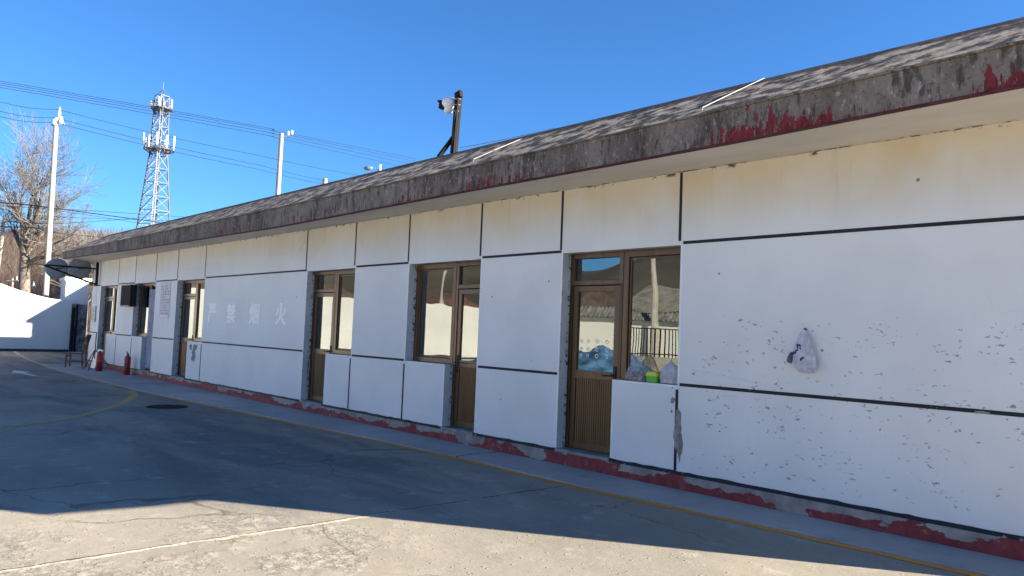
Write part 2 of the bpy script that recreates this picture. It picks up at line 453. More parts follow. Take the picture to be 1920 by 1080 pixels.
BLK = simple('black rubber', (.015,.015,.016), .5, .4)

# ------------------------------------------------------------------ ground
def grid_sheet(xs, ys, zf):
    m = MB(); n = len(ys)
    vs = [(x, y, zf(x, y)) for x in xs for y in ys]
    fs = [(i*n+j, (i+1)*n+j, (i+1)*n+j+1, i*n+j+1) for i in range(len(xs)-1) for j in range(n-1)]
    return m.add(vs, fs)
xs = [-1500,-600,-300,-150,-90,-60,-45]+[-40+i for i in range(0, 44, 1)]+[8,15,30,60,150,400,1500]
ys = [-1500,-500,-200,-100,-60,-40,-30,-25,-20,-15,-12,-10,-8,-6,-4,-2,0,2,4,6,8,12,20,40,80,150,400,1500]
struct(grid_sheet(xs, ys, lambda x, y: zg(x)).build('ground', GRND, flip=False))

def ribbon(pts, w, dz, name, mat, wob=.012):
    m = MB(); P = []
    fine = []
    for a, b in zip(pts, pts[1:]):
        n = max(1, int((Vector(b)-Vector(a)).length/.18))
        for k in range(n): fine.append(Vector(a).lerp(Vector(b), k/n))
    fine.append(Vector(pts[-1]))
    vs = []
    for i, p in enumerate(fine):
        d = (fine[min(i+1, len(fine)-1)]-fine[max(i-1, 0)]).normalized()
        s = Vector((-d.y, d.x))
        for k in (-1, 1):
            q = p + s*(k*w/2 + random.uniform(-wob, wob))
            vs.append((q.x, q.y, zg(q.x)+dz))
    fs = [(2*i, 2*i+1, 2*i+3, 2*i+2) for i in range(len(fine)-1)]
    m.add(vs, fs)
    return struct(m.build(name, mat))
def smooth2(pts, n=6):
    out = []
    for i in range(len(pts)-1):
        p0 = Vector(pts[max(i-1, 0)]); p1 = Vector(pts[i]); p2 = Vector(pts[i+1]); p3 = Vector(pts[min(i+2, len(pts)-1)])
        for k in range(n):
            t = k/n
            out.append(.5*((2*p1)+(-p0+p2)*t+(2*p0-5*p1+4*p2-p3)*t*t+(-p0+3*p1-3*p2+p3)*t**3))
    out.append(Vector(pts[-1])); return out
EDGE = [(0.6,-.62),(-1.5,-.62),(-3.2,-.66),(-5.9,-.80),(-7.7,-.76),(-10.9,-.93),(-14.3,-1.1),(-18.1,-1.36),(-20.2,-1.38),(-24.6,-1.34),(-28.6,-1.25)]
# pavement strip along the building, 2 cm proud of the yard
m = MB()
e2 = smooth2(EDGE, 4)
vs = []
for p in e2:
    vs += [(p.x, p.y+random.uniform(-.008, .008), -.03), (p.x, p.y+random.uniform(-.008, .008), zg(p.x)+.018), (p.x, .02, zg(p.x)+.018)]
fs = []
for i in range(len(e2)-1):
    fs += [(3*i, 3*i+1, 3*i+4, 3*i+3), (3*i+1, 3*i+2, 3*i+5, 3*i+4)]
struct(m.add(vs, fs).build('pavement', PAVE))
YEL = line_mat('worn yellow line paint', (.54,.235,.04), .63)
PALE = line_mat('worn pale line paint', (.40,.33,.20), .47)
WLN = line_mat('worn white line paint', (.62,.60,.55), .58)
ribbon([(x, y-.075) for x, y in [tuple(p) for p in smooth2(EDGE[:8], 4)]], .10, .004, 'yellow_line', YEL)
ribbon(smooth2([(-18.2,-1.44),(-20.2,-1.47),(-24.6,-1.42),(-28,-1.33),(-30.3,-1.26),(-33,-1.1),(-35.9,-.85)], 4), .12, .004, 'pale_line', PALE)
ribbon(smooth2([(-19.9,-1.53),(-18.9,-1.40-.16),(-17.52,-1.75),(-15.44,-2.66),(-13.94,-3.63),(-13.29,-4.28),(-13.0,-4.87),(-13.0,-6.2),(-13.6,-8.5)], 5), .15, .004, 'curved_line', line_mat('faded yellow line paint', (.43,.27,.08), .53))
m = MB()
poly = [at_g(*p, .005) for p in [(22,698.5),(26,694.5),(57,697),(46,699),(73,705.2),(60,704.6),(38,700)]]
m.add(poly, [tuple(range(len(poly)))])
struct(m.build('painted_arrow', WLN))

# ------------------------------------------------------------------ white building
B = empty('white_building', 'long low white building with black panel joints, brown doors and a red peeling plinth', 'building')
XL, XR, DEPTH = -28.5, -.62, 5.6
Z0, ZT = .2, 3.452
OPN = [(-27.51,-25.64,-26.55,True),(-24.0,-22.16,-23.04,False),(-20.5,-18.62,-19.52,True),(-13.48,-11.74,-12.62,True),(-10.1,-8.34,-9.07,False),(-6.73,-4.95,-5.86,True)]
ZS, ZH = 1.115, 2.645
def wall_mesh():
    gx = sorted({XL, XR} | {v for o in OPN for v in o[:3]})
    gz = [Z0, ZS, ZH, ZT]
    def solid(i, j):
        if i < 0 or j < 0 or i >= len(gx)-1 or j >= 3: return False
        xm = (gx[i]+gx[i+1])/2
        for x0, x1, xs_, dl in OPN:
            if x0 < xm < x1:
                if j == 2: return True
                if j == 1: return False
                door = xm < xs_ if dl else xm > xs_
                return not door
        return True
    m = MB(); T = .3
    for i in range(len(gx)-1):
        for j in range(3):
            if not solid(i, j): continue
            a, b, c, d = gx[i], gx[i+1], gz[j], gz[j+1]
            m.cur = 0; m.add([(a,0,c),(b,0,c),(b,0,d),(a,0,d)], [(0,1,2,3)])
            m.cur = 2; m.add([(a,T,c),(b,T,c),(b,T,d),(a,T,d)], [(3,2,1,0)])
            m.cur = 1
            if not solid(i-1, j): m.add([(a,0,c),(a,T,c),(a,T,d),(a,0,d)], [(3,2,1,0)])
            if not solid(i+1, j): m.add([(b,0,c),(b,T,c),(b,T,d),(b,0,d)], [(0,1,2,3)])
            if not solid(i, j+1): m.add([(a,0,d),(b,0,d),(b,T,d),(a,T,d)], [(0,1,2,3)])
            if not solid(i, j-1): m.add([(a,0,c),(b,0,c),(b,T,c),(a,T,c)], [(3,2,1,0)])
    m.cur = 0
    m.box(XL, XL+.25, .302, DEPTH, Z0, ZT); m.box(XR-.25, XR, .302, DEPTH, Z0, ZT); m.box(XL+.252, XR-.252, DEPTH-.25, DEPTH-.002, Z0, ZT)
    m.cur = 2
    m.box(XL+.252, XR-.252, 3.2, 3.3, Z0, ZT-.002)
    for xx in (-21.5,-16,-10.8,-7.6): m.box(xx, xx+.1, .303, 3.198, Z0, ZT-.003)
    m.box(XL+.253, XR-.253, .304, DEPTH-.253, .1, Z0-.002)
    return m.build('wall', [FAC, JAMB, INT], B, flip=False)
wall_mesh()
# plinth and door steps
m = MB()
n = 240
vs = []
for i in range(n+1):
    x = XL-.01 + (XR+.02-XL)*i/n
    j = random.uniform(-.004, .004)
    vs += [(x, -.035+j, -.05), (x, -.026+j, .165), (x, .0, .167)]
fs = []
for i in range(n):
    fs += [(3*i, 3*i+3, 3*i+4, 3*i+1), (3*i+1, 3*i+4, 3*i+5, 3*i+2)]
m.add(vs, fs)
m.box(XR-.02, XR+.02, .003, DEPTH, -.05, .166); m.box(XL-.02, XL+.02, .003, DEPTH, -.05, .166)
m.build('plinth', PLIN, B)
for x0, x1, xs_, dl in OPN:
    a, b = (x0, xs_) if dl else (xs_, x1)
    mm = MB().box(a+.003, b-.003, -.03, .3, .168, .205)
    mm.build('door_step', simple('step concrete', (.26,.25,.235), .9, var=.3, bump=.4) if x0 < -27 else bpy.data.materials['step concrete'], B)
# joint lines: every painted strip is a part of its own
solid_spans = []
edges = [XL]+[v for o in OPN for v in (o[0], o[1])]+[XR]
for i in range(0, len(edges), 2): solid_spans.append((edges[i], edges[i+1]))
W = .034
for a, b in solid_spans:
    for zc in (1.125, 2.668):
        MB().box(a+.03, b-.03, -.003, .004, zc-W/2, zc+W/2).build('joint_line', BLACK, B)
for i, xx in enumerate([-27.69,-25.66,-24.0,-22.2,-20.52,-18.65,-13.55,-11.77,-10.14,-8.36,-6.77,-4.965]):
    MB().box(xx-W/2, xx+W/2, -.004, .004, 2.69, ZT-.005).build('joint_line', BLACK, B)
for xx in (-25.5,-23.98,-18.6,-11.75,-10.12,-4.95):
    MB().box(xx-W/2, xx+W/2, -.004, .004, .203, 1.07).build('joint_line', BLACK, B)
segs = [XL]
for x0, x1, xs_, dl in OPN: segs += ([x0, xs_] if dl else [xs_, x1])
segs.append(XR)
for i in range(0, len(segs), 2):
    a, b = segs[i], segs[i+1]
    k = max(2, int((b-a)/.12)); vv = []
    for j in range(k+1):
        x = a+(b-a)*j/k
        vv += [(x, -.018, .166), (x, -.006, .198+random.uniform(-.004, .012))]
    MB().add(vv, [(2*j, 2*j+2, 2*j+3, 2*j+1) for j in range(k)]).build('base_strip', BLACK, B)
# bright corner beads round openings
for x0, x1, xs_, dl in OPN:
    m = MB()
    for xx, s in ((x0, -1), (x1, 1)):
        a = xx if s < 0 else xx+.001
        door = (s < 0) == dl
        zb = Z0 if door else ZS
        lo, hi = (xx-.026, xx-.002) if s < 0 else (xx+.002, xx+.026)
        m.box(lo, hi, -.002, .003, zb, 2.64)
    m.box(x0-.02, x1+.02, -.002, .003, 2.648, 2.650)
    lo, hi = (xs_, xs_+.022) if dl else (xs_-.022, xs_)
    m.box(lo, hi, -.0025, .003, Z0+.003, ZS-.002)
    a, b = (xs_+.024, x1-.02) if dl else (x0+.02, xs_-.024)
    m.box(a, b, -.0025, .003, ZS-.022, ZS-.001)
    m.build('corner_bead', TRIM, B)
# peeled plaster patches
def ragged(cx, cz, rx, rz, n=36, amp=.35, seed=1):
    rnd = random.Random(seed); ph = [rnd.uniform(0, 6.3) for _ in range(6)]
    out = []
    for k in range(n):
        a = 2*math.pi*k/n
        r = 1+amp*(.5*math.sin(2*a+ph[0])+.35*math.sin(3*a+ph[1])+.3*math.sin(5*a+ph[2])+.22*math.sin(9*a+ph[3]))+rnd.uniform(-.07, .07)
        out.append((cx+rx*r*math.cos(a), cz+rz*r*math.sin(a)))
    return out
def patch(spots):
    m = MB()
    for i, (cx, cz, rx, rz, y) in enumerate(spots):
        pl = ragged(cx, cz, rx, rz, seed=int(abs(cx*100+cz*37))+i)
        m.prism([(p[0], -y, p[1]) for p in pl], (0, y+.002, 0))
    return m.build('peeled_plaster', PATCH, B)
patch([(-4.93,.66,.045,.20,.0052),(-4.90,.48,.035,.16,.0056),(-5.0,.95,.03,.03,.0053)])
patch([(-19.28,.98,.10,.06,.0052),(-19.0,.97,.14,.08,.0055),(-19.05,.74,.13,.10,.0058),(-19.1,.85,.06,.07,.0061)])
patch([(-2.02,1.118,.05,.012,.0055)])
# dark crack streak marks on the middle panel
# painted lettering
LET = simple('cream lettering paint', (.98,.97,.92), .8, var=.01)
for ch, cx in zip('严禁烟火', (-18.05,-16.97,-15.75,-14.5)):
    cu = bpy.data.curves.new('lettering', 'FONT'); cu.body = ch; cu.size = 1; cu.offset = 0; cu.resolution_u = 4; cu.fill_mode = 'FRONT'
    to = bpy.data.objects.new('lettering', cu); COL.objects.link(to)
    bpy.context.view_layer.update()
    me = bpy.data.meshes.new_from_object(to.evaluated_get(bpy.context.evaluated_depsgraph_get()))
    vx = [v.co.x for v in me.vertices]; vy = [v.co.y for v in me.vertices]
    ax, bx_, ay, by = min(vx), max(vx), min(vy), max(vy)
    w_, h_ = .45, .43
    mm = MB()
    for q, (ox, oz) in enumerate(((0,0), (.014,0), (-.014,0), (.028,.004), (-.028,-.004), (.021,-.006), (-.021,.006), (0,.013), (0,-.013))):
        mm.add([(cx+ox-w_/2+(v.co.x-ax)/(bx_-ax)*w_, -.0030-.00018*q, 1.605+oz+(v.co.y-ay)/(by-ay)*h_) for v in me.vertices], [tuple(p.vertices) for p in me.polygons])
    COL.objects.unlink(to); bpy.data.objects.remove(to); bpy.data.meshes.remove(me)
    mm.build('painted_lettering', LET, B, flip=False)

# openings: doors, windows
def bars(m, x0, x1, z0, z1, w, y0, y1):
    m.box(x0, x0+w, y0, y1, z0, z1); m.box(x1-w, x1, y0, y1, z0, z1)
    m.box(x0+w, x1-w, y0, y1, z0, z0+w); m.box(x0+w, x1-w, y0, y1, z1-w, z1)
YF = .145
for k, (x0, x1, xs_, dl) in enumerate(OPN):
    da, db = (x0, xs_) if dl else (xs_, x1)
    wa, wb = (xs_, x1) if dl else (x0, xs_)
    g = .004
    # fixed window with frame
    m = MB(); bars(m, wa+g, wb-g, ZS+.004, ZH-g, .075, YF, YF+.09)
    bars(m, wa+.085, wb-.085, ZS+.085, ZH-.085, .022, YF+.02, YF+.06)
    w = m.build('window', BRZ, B, bevel=.004)
    MB().box(wa+.1, wb-.1, YF+.035, YF+.041, ZS+.1, ZH-.1).build('pane', GLASS, w)
    # transom over the door
    m = MB(); bars(m, da+g, db-g, 2.245, ZH-g, .06, YF, YF+.09)
    t = m.build('transom_window', BRZ, B, bevel=.004)
    MB().box(da+.07, db-.07, YF+.035, YF+.041, 2.31, ZH-.07).build('pane', GLASS, t)
    # door frame posts
    m = MB(); m.box(da+g, da+.055, YF, YF+.09, .207, 2.243); m.box(db-.055, db-g, YF, YF+.09, .207, 2.243)
    m.build('door_frame', BRZD if dl else BRZ, B, bevel=.004)
    # door leaf
    a, b = da+.06, db-.06
    m = MB()
    m.box(a, a+.075, YF+.012, YF+.062, .215, 2.235); m.box(b-.075, b, YF+.012, YF+.062, .215, 2.235)
    m.box(a+.075, b-.075, YF+.012, YF+.062, 2.165, 2.235); m.box(a+.075, b-.075, YF+.012, YF+.062, .215, .30)
    m.box(a+.075, b-.075, YF+.012, YF+.062, 1.085, 1.185)
    d = m.build('door', BRZ, B, bevel=.004)
    MB().box(a+.07, b-.07, YF+.034, YF+.040, 1.18, 2.17).build('pane', GLASS, d)
    m = MB(); nr = 17; wv = (b-a-.15)/nr
    for i in range(nr):
        xx = a+.075+i*wv
        m.tube([(xx+wv/2, YF+.040, .302), (xx+wv/2, YF+.040, 1.083)], wv*.47, 8)
    m.box(a+.075, b-.075, YF+.044, YF+.05, .302, 1.083)
    m.build('lower_panel', BRZ, d, smooth=False)
    hx = b-.035 if dl else a+.035
    sg = -1 if dl else 1
    m = MB(); m.box(hx-.02, hx+.02, YF-.006, YF+.012, 1.0, 1.26)
    m.tube([(hx, YF, 1.15), (hx, YF-.055, 1.15), (hx+sg*.14, YF-.06, 1.145)], .011, 8)
    m.build('handle', BLK, d, bevel=.003)
# white stickers on the near door pane
RING = simple('white ring sticker', (.75,.78,.80), .6, var=.05)
LEAF = [o for o in B.children if o.name.startswith('door') and o.name[4:5] != '_'][-1]
for cx in (-6.53,-6.42,-6.27,-6.11):
    for cz in (1.37,1.45,1.55):
        R_ = .022 if cx < -6.3 else .026
        vs = []
        for q in range(20):
            an = 2*math.pi*q/20
            vs += [(cx+R_*math.cos(an), YF+.0315, cz+R_*math.sin(an)), (cx+R_*.62*math.cos(an), YF+.0315, cz+R_*.62*math.sin(an))]
        MB().add(vs, [(2*q, (2*q+2) % 40, (2*q+3) % 40, 2*q+1) for q in range(20)]).build('ring_sticker', RING, LEAF)
# lilac curtain hanging in the second doorway from the far end
m = MB(); nx, nz = 30, 12
vs = []
for i in range(nx+1):
    for j in range(nz+1):
        u = i/nx; v = j/nz
        vs.append((-22.98+.74*u, .10+.018*math.sin(u*26+v*2.0)+.008*math.sin(u*61), .26+2.2*v))
m.add(vs, [(i*(nz+1)+j, (i+1)*(nz+1)+j, (i+1)*(nz+1)+j+1, i*(nz+1)+j+1) for i in range(nx) for j in range(nz)])
tag(m.build('door_curtain', simple('lilac curtain cloth', (.36,.33,.40), .9, var=.2), smooth=True), 'lilac grey curtain hanging in the far doorway beside the red lettered poster', 'curtain')

# roof
OV = .72
RXL, RXR = -29.6, .05
FB = [(-29.6,3.575),(-22,3.46),(-13.5,3.405),(-8,3.455),(-4,3.475),(-1.5,3.515),(.05,3.52)]
FT = [(-29.6,3.785),(-22,3.775),(-14,3.765),(-8,3.775),(-3,3.81),(-1.5,3.83),(.05,3.84)]
def ip(tab, x):
    for (a, za), (b, zb) in zip(tab, tab[1:]):
        if a <= x <= b:
            t = (x-a)/(b-a); return za+(zb-za)*t
    return tab[0][1] if x < tab[0][0] else tab[-1][1]
NX = 60
X = [RXL+(RXR-RXL)*i/NX for i in range(NX+1)]
YB = DEPTH+OV
RY, RZ, HIP = .35, 4.42, 1.07
m = MB()      # fascia on four sides
vs = []
for x in X: vs += [(x, -OV, ip(FB, x)), (x, -OV-.004, ip(FT, x))]
m.add(vs, [(2*i, 2*i+2, 2*i+3, 2*i+1) for i in range(NX)])
for x in (RXL, RXR):
    m.add([(x,-OV,ip(FB,x)),(x,YB,ip(FB,x)),(x,YB,ip(FT,x)),(x,-OV-.004,ip(FT,x))], [(0,1,2,3)])
m.add([(RXL,YB,ip(FB,RXL)),(RXR,YB,ip(FB,RXR)),(RXR,YB,ip(FT,RXR)),(RXL,YB,ip(FT,RXL))], [(0,1,2,3)])
m.build('fascia', FASC, B, flip=False)
m = MB()      # thin drip edge
vs = []
for x in X:
    b = ip(FB, x); vs += [(x, -OV-.010, b-.008), (x, -OV-.010, b+.006), (x, -OV, b+.008), (x, -OV+.05, b-.008)]
m.add(vs, [q for i in range(NX) for q in ((4*i,4*i+4,4*i+5,4*i+1),(4*i+1,4*i+5,4*i+6,4*i+2),(4*i+3,4*i+7,4*i+4,4*i))])
m.build('drip_edge', simple('maroon drip edge', (.075,.018,.022), .8, var=.4), B, flip=False)
m = MB()      # soffit
vs = []
for x in X: vs += [(x, -OV+.002, ip(FB, x)), (x, .0, ZT)]
m.add(vs, [(2*i, 2*i+1, 2*i+3, 2*i+2) for i in range(NX)])
m.add([(RXL,0,ZT),(XL,0,ZT),(XL,YB,ZT),(RXL,YB,ZT),(RXL,0,ZT)], [(0,1,2,3)])
m.add([(XR,0,ZT),(RXR,0,ZT),(RXR,YB,ZT),(XR,YB,ZT)], [(0,1,2,3)])
m.add([(XL,.001,ZT+.001),(XR,.001,ZT+.001),(XR,YB,ZT+.001),(XL,YB,ZT+.001)], [(0,1,2,3)])
m.build('soffit', SOFF, B)
m = MB()      # sloping roof with hipped ends and a flat top
XX = [RXL+HIP+(RXR-RXL-2*HIP)*i/NX for i in range(NX+1)]
vs = []
NS = 5
for i in range(NX+1):
    for j in range(NS+1):
        t = j/NS
        xb = X[i]; xt = XX[i]
        x = xb+(xt-xb)*t
        vs.append((x, -OV-.03+(RY+OV+.03)*t, ip(FT, x)+.004+(RZ-ip(FT, x))*t+(random.uniform(-.006, .006) if 0 < j < NS else 0)))
m.add(vs, [(i*(NS+1)+j, (i+1)*(NS+1)+j, (i+1)*(NS+1)+j+1, i*(NS+1)+j+1) for i in range(NX) for j in range(NS)])
YR = DEPTH+OV-(RY+OV)
zl, zr = ip(FT, RXL)+.004, ip(FT, RXR)+.004
m.add([(RXL,-OV-.03,zl),(RXL+HIP,RY,RZ),(RXL+HIP,YR,RZ),(RXL,YB,zl)], [(0,1,2,3)])
m.add([(RXR,-OV-.03,zr),(RXR-HIP,RY,RZ),(RXR-HIP,YR,RZ),(RXR,YB,zr)], [(0,1,2,3)])
m.add([(RXL,YB,zl),(RXR,YB,zr),(RXR-HIP,YR,RZ),(RXL+HIP,YR,RZ)], [(0,1,2,3)])
m.add([(RXL+HIP,RY,RZ),(RXR-HIP,RY,RZ),(RXR-HIP,YR,RZ),(RXL+HIP,YR,RZ)], [(0,1,2,3)])
m.build('roof', SLOPE, B)
# lip under roof edge closing the gap to the fascia
m = MB(); vs = []
for x in X: vs += [(x, -OV-.03, ip(FT, x)+.002), (x, -OV-.028, ip(FT, x)-.012), (x, -OV-.003, ip(FT, x)-.012)]
m.add(vs, [q for i in range(NX) for q in ((3*i,3*i+3,3*i+4,3*i+1),(3*i+1,3*i+4,3*i+5,3*i+2))])
m.build('roof_lip', FASC, B)
# cables over the roof slope
def px0(p): return p[0] > 1000
def roof_cable(pa, pb, label):
    m = MB()
    a = at_y(*pa, -OV-.04); b = at_y(*pb, RY-.02)
    c = a+Vector((0,.03,-.02))
    m.tube([c+Vector((0,-.035,-.0)), a+Vector((0,0,.012)), a.lerp(b, .5)+Vector((0,0,.015)), b+Vector((0,0,.012)), b+Vector((0,.6,-.0))], .0042, 6)
    tag(m.build('roof_cable', simple('aged white cable', (.40,.39,.36), .7) if px0(pa) else bpy.data.materials['aged white cable']), label, 'cable', 'white cables over the roof slope')
roof_cable((1317,204), (1432,149), 'thin white cable crossing the roof slope above the peeling red paint')
roof_cable((888,300), (990,257), 'thin white cable crossing the roof slope right of the camera mast')

# ------------------------------------------------------------------ camera mast on the roof
M = empty('camera_mast', 'dark brown steel mast with brace on the roof edge holding a white dome camera', 'camera mast')
yM = .75
base = at_y(850, 292, yM); base.z = 4.40; top = at_y(860, 180, yM)
MB().bar(base, top, .09, .09, (0,1,0)).build('post', DARKMET, M)
bj = at_y(851, 256, yM); bb = at_y(822, 295, yM-.2)
MB().bar(bj, bb, .055, .055, (0,1,0)).build('brace', DARKMET, M)
MB().bar(top+Vector((-.07,0,.0)), top+Vector((.07,0,.03)), .12, .07, (0,1,0)).build('post_cap', DARKMET, M, bevel=.01)
m = MB()
for py in (187, 198, 210):
    p = at_y(859-(py-180)*.09, py, yM); m.lathe([(.066,-.006),(.070,0),(.066,.006)], p, 10)
m.build('clamp_band', STEEL, M)
p = at_y(838, 197, yM-.05)
a2 = at_y(854, 205, yM)
m = MB(); m.tube([a2, at_y(842, 208, yM-.05), at_y(838, 207, yM-.05)], .012, 6)
m.tube([at_y(855,183,yM), at_y(842,183,yM), at_y(832,181,yM)], .006, 5); m.tube([at_y(842,183,yM), at_y(836,186,yM)], .006, 5)
m.build('arm', STEEL, M)
cam_o = MB().lathe([(.0,-.12),(.05,-.12),(.07,-.10),(.075,-.03),(.10,.0),(.115,.03),(.115,.09),(.09,.12),(.0,.125)], at_y(841, 199, yM-.05), 20)
dome = cam_o.build('camera_housing', WHITE, M, smooth=True)
m = MB(); q = at_y(829, 196, yM-.1)
m.bar(at_y(836, 198, yM-.08), at_y(826, 197.5, yM-.12), .12, .13); m.bar(at_y(833, 191, yM-.08), at_y(822, 191, yM-.14), .15, .025)
m.build('lens_hood', DARKMET, dome, bevel=.012)
m = MB(); m.tube([at_y(853,200,yM-.06), at_y(854,212,yM-.06), at_y(851,230,yM-.06), at_y(849,262,yM-.06), at_y(845,289,yM-.06)], .008, 5)
m.tube([at_y(862,205,yM-.06), at_y(860,222,yM-.06), at_y(857,240,yM-.06), at_y(854,288,yM-.06)], .008, 5)
m.build('cable', BLK, M)

# ------------------------------------------------------------------ things hung on or standing at the far end
T = empty('traffic_mirror', 'pair of round traffic mirrors on a steel bracket at the far building corner', 'mirror')
MB().box(-28.06, -27.94, -.06, -.004, 2.66, 3.43).build('post', DARKMET, T)
tip = Vector((-28.0, -2.0, 3.22))
m = MB(); m.bar((-28.0,-.05,3.22), tip, .05); m.build('arm', DARKMET, T)
m = MB(); m.bar((-28.0,-.05,2.70), (-28.0,-1.55,3.2), .05); m.build('brace', DARKMET, T)
MIRB = simple('mirror back grey', (.22,.24,.26), .75, .1, var=.12)
for px, kk in ((106.5,0), (149,1)):
    c = at_y(px, 503, -1.24 if kk == 0 else -.58)
    c = at_d(px, 503.5, 26.2-.55*kk) 
    view = (c-CAM).normalized()
    if kk == 1: view = (view + Vector((.06,.02,.0))).normalized()
    ax = view.to_track_quat('Z', 'Y').to_matrix()
    rr = 19.4*26/FPX
    mm_ = MB().lathe([(rr*.2,-.05),(rr*.75,-.035),(rr*.98,-.008),(rr,.01),(rr*.97,.02),(rr*.7,.05),(rr*.2,.07)], c, 32, ax)
    d_ = mm_.build('mirror_disc', MIRB, T, smooth=True)
    MB().bar(c-view*.04, Vector((-28.0, min(-.3, c.y), 3.22)), .04).build('mirror_clamp', DARKMET, T)

m = MB(); m.box(-24.6,-23.75,-.20,-.005,1.97,2.60)
S_ = m.build('wall_screen', simple('black screen casing', (.013,.013,.014), .45, var=.2), bevel=.012)
tag(S_, 'black box shaped screen mounted on the far wall between two openings', 'screen')
MB().box(-24.57,-23.78,-.206,-.2005,2.0,2.57).build('screen_face', simple('dark dusty display face', (.03,.027,.027), .85, .1, var=.1), S_)

m = MB(); m.box(-28.38,-27.88,-.03,-.003,1.47,2.0)
pl = m.build('notice_plaque', simple('grey plaque', (.32,.32,.30), .5), bevel=.006)
tag(pl, 'small grey notice plaque fixed at the far left corner of the building', 'plaque')
m = MB()
for i in range(6): m.box(-28.32,-27.94-(.08 if i % 2 else 0),-.034,-.0305,1.55+i*.065,1.565+i*.065)
m.build('plaque_text', DARKMET, pl)
tag(MB().box(-28.3,-27.95,-.008,-.0035,2.05,2.6).build('paper_notice', simple('pale blue paper', (.6,.68,.7), .7, var=.05)), 'blank pale notice sheet above the grey plaque', 'notice')

PO = tag(MB().box(-21.72,-20.95,-.008,-.0035,1.66,2.61).build('notice_poster', simple('faded poster paper', (.56,.57,.60), .7, var=.08)), 'faded white poster with rows of small red marks between two far doors', 'poster')
rnd = random.Random(4); REDP = simple('red print', (.42,.10,.10), .7)
for i in range(11):
    z = 2.50-.072*i; m = MB()
    for j in range(rnd.choice((4, 5, 6))):
        x = -21.6+.115*j+rnd.uniform(-.02, .02)
        s = rnd.uniform(.018, .035)
        m.box(x, x+s*1.6, -.0105, -.0085, z, z+s)
    m.build('print_row', REDP, PO)

m = MB(); m.box(-21.63,-21.05,-.0105,-.0085,1.69,1.74)
m.build('white_strip', TRIM, PO)

# wooden chair
def wood(): return simple('dark varnished wood', (.12,.055,.026), .45, .5, var=.35, scale=9)
WOOD = wood()
CH = empty('wooden_chair', 'dark wooden dining chair with woven back beside the far corner', 'chair')
CH.location = (-27.35, -.62, zg(-27.35)); CH.rotation_euler = (0, 0, rad(62))
s = .22
for sx, sy in ((-s, -s), (-s, s)):   # front legs
    MB().bar((sx, sy, 0), (sx, sy, .44), .04).build('leg', WOOD, CH, bevel=.005)
for sy in (-s, s):
    MB().tube([(s+.03, sy, 0), (s, sy, .44), (s+.04, sy, .75), (s+.11, sy, 1.04)], .023, 6).build('leg', WOOD, CH)
MB().box(-s-.03, s+.02, -s-.03, s+.03, .44, .475).build('seat', WOOD, CH, bevel=.01)
m = MB(); m.bar((s+.11,-s,1.02), (s+.11,s,1.02), .03, .07); m.bar((s+.02,-s,.56), (s+.02,s,.56), .025, .04)
m.build('back_rail', WOOD, CH, bevel=.005)
m = MB(); m.add([(s+.025,-.15,.58),(s+.025,.15,.58),(s+.1,.15,1.0),(s+.1,-.15,1.0),(s+.04,-.15,.58),(s+.04,.15,.58),(s+.115,.15,1.0),(s+.115,-.15,1.0)], [(0,1,2,3),(7,6,5,4),(0,1,5,4),(1,2,6,5),(2,3,7,6),(3,0,4,7)])
m.build('backrest', simple('woven cane panel', (.22,.12,.065), .6, var=.35, scale=30), CH)
m = MB(); m.bar((-s,-s,.2), (s+.015,-s,.2), .025); m.bar((-s,s,.2), (s+.015,s,.2), .025); m.bar((-s,-s,.36), (-s,s,.36), .02, .05)
m.build('stretcher', WOOD, CH)

RED = simple('extinguisher red', (.34,.012,.014), .35, .5, var=.15)
def extinguisher(x, y, label, r=.085, h=.46, lever=True):
    E_ = empty('fire_extinguisher', label, 'fire extinguisher', 'red fire extinguishers by the far wall')
    E_.location = (x, y, .018+zg(x))
    MB().lathe([(r*.9,0),(r,.015),(r,h),(r*.85,h+.05),(r*.45,h+.085),(r*.3,h+.1)], (0,0,0), 24).build('cylinder', RED, E_, smooth=True)
    if lever:
        m = MB(); m.lathe([(.022,h+.1),(.022,h+.14)], (0,0,0), 10); m.bar((-.01,0,h+.14), (-.15,0,h+.155), .02, .015); m.bar((-.01,0,h+.16), (-.15,0,h+.20), .02, .012); m.bar((0,0,h+.13),(.04,0,h+.13),.05,.03)
        m.build('valve_handle', BLK, E_)
        MB().tube([(.02,0,h+.12), (.10,-.02,h+.10), (.125,-.03,h-.02), (.115,-.04,h-.2), (.10,-.04,.14)], .013, 7).build('hose', BLK, E_)
        MB().lathe([(.018,-.02),(.018,.02)], (-.03,-.03,h+.115), 12).build('gauge', WHITE, E_)
    else:
        MB().lathe([(r+.001,h*.62),(r+.002,h*.625),(r+.002,h*.66),(r+.001,h*.665)], (0,0,0), 24).build('label_band', simple('faded red band', (.42,.08,.07), .5), E_)
    return E_
extinguisher(-25.3, -.465, 'red fire extinguisher in front of the black tripod, nearest the chair', .088, .5, False)
extinguisher(-23.58, -.18, 'red fire extinguisher with black hose standing alone below the black screen', .088, .46, True)
TR = empty('tripod_stand', 'black folding tripod stand behind the red extinguisher by the far corner', 'tripod')
TR.location = (-25.9, -.45, .018)
MB().tube([(0,0,.35), (0,0,1.12)], .014, 8).build('pole', BLK, TR)
for an in (200, 330, 80):
    MB().tube([(0,0,.62), (.5*math.cos(rad(an)), .5*math.sin(rad(an)), .01)], .014, 7).build('leg', BLK, TR)
m = MB(); bM = Matrix.Translation((-26.9,-.25,.02)) @ Matrix.Rotation(rad(-20), 4, 'X')
m.box(-.28,.28,-.012,.012,0,.62,bM)
tag(m.build('white_board', WHITE, bevel=.004), 'white board leaning against the wall behind the tripod legs', 'board')

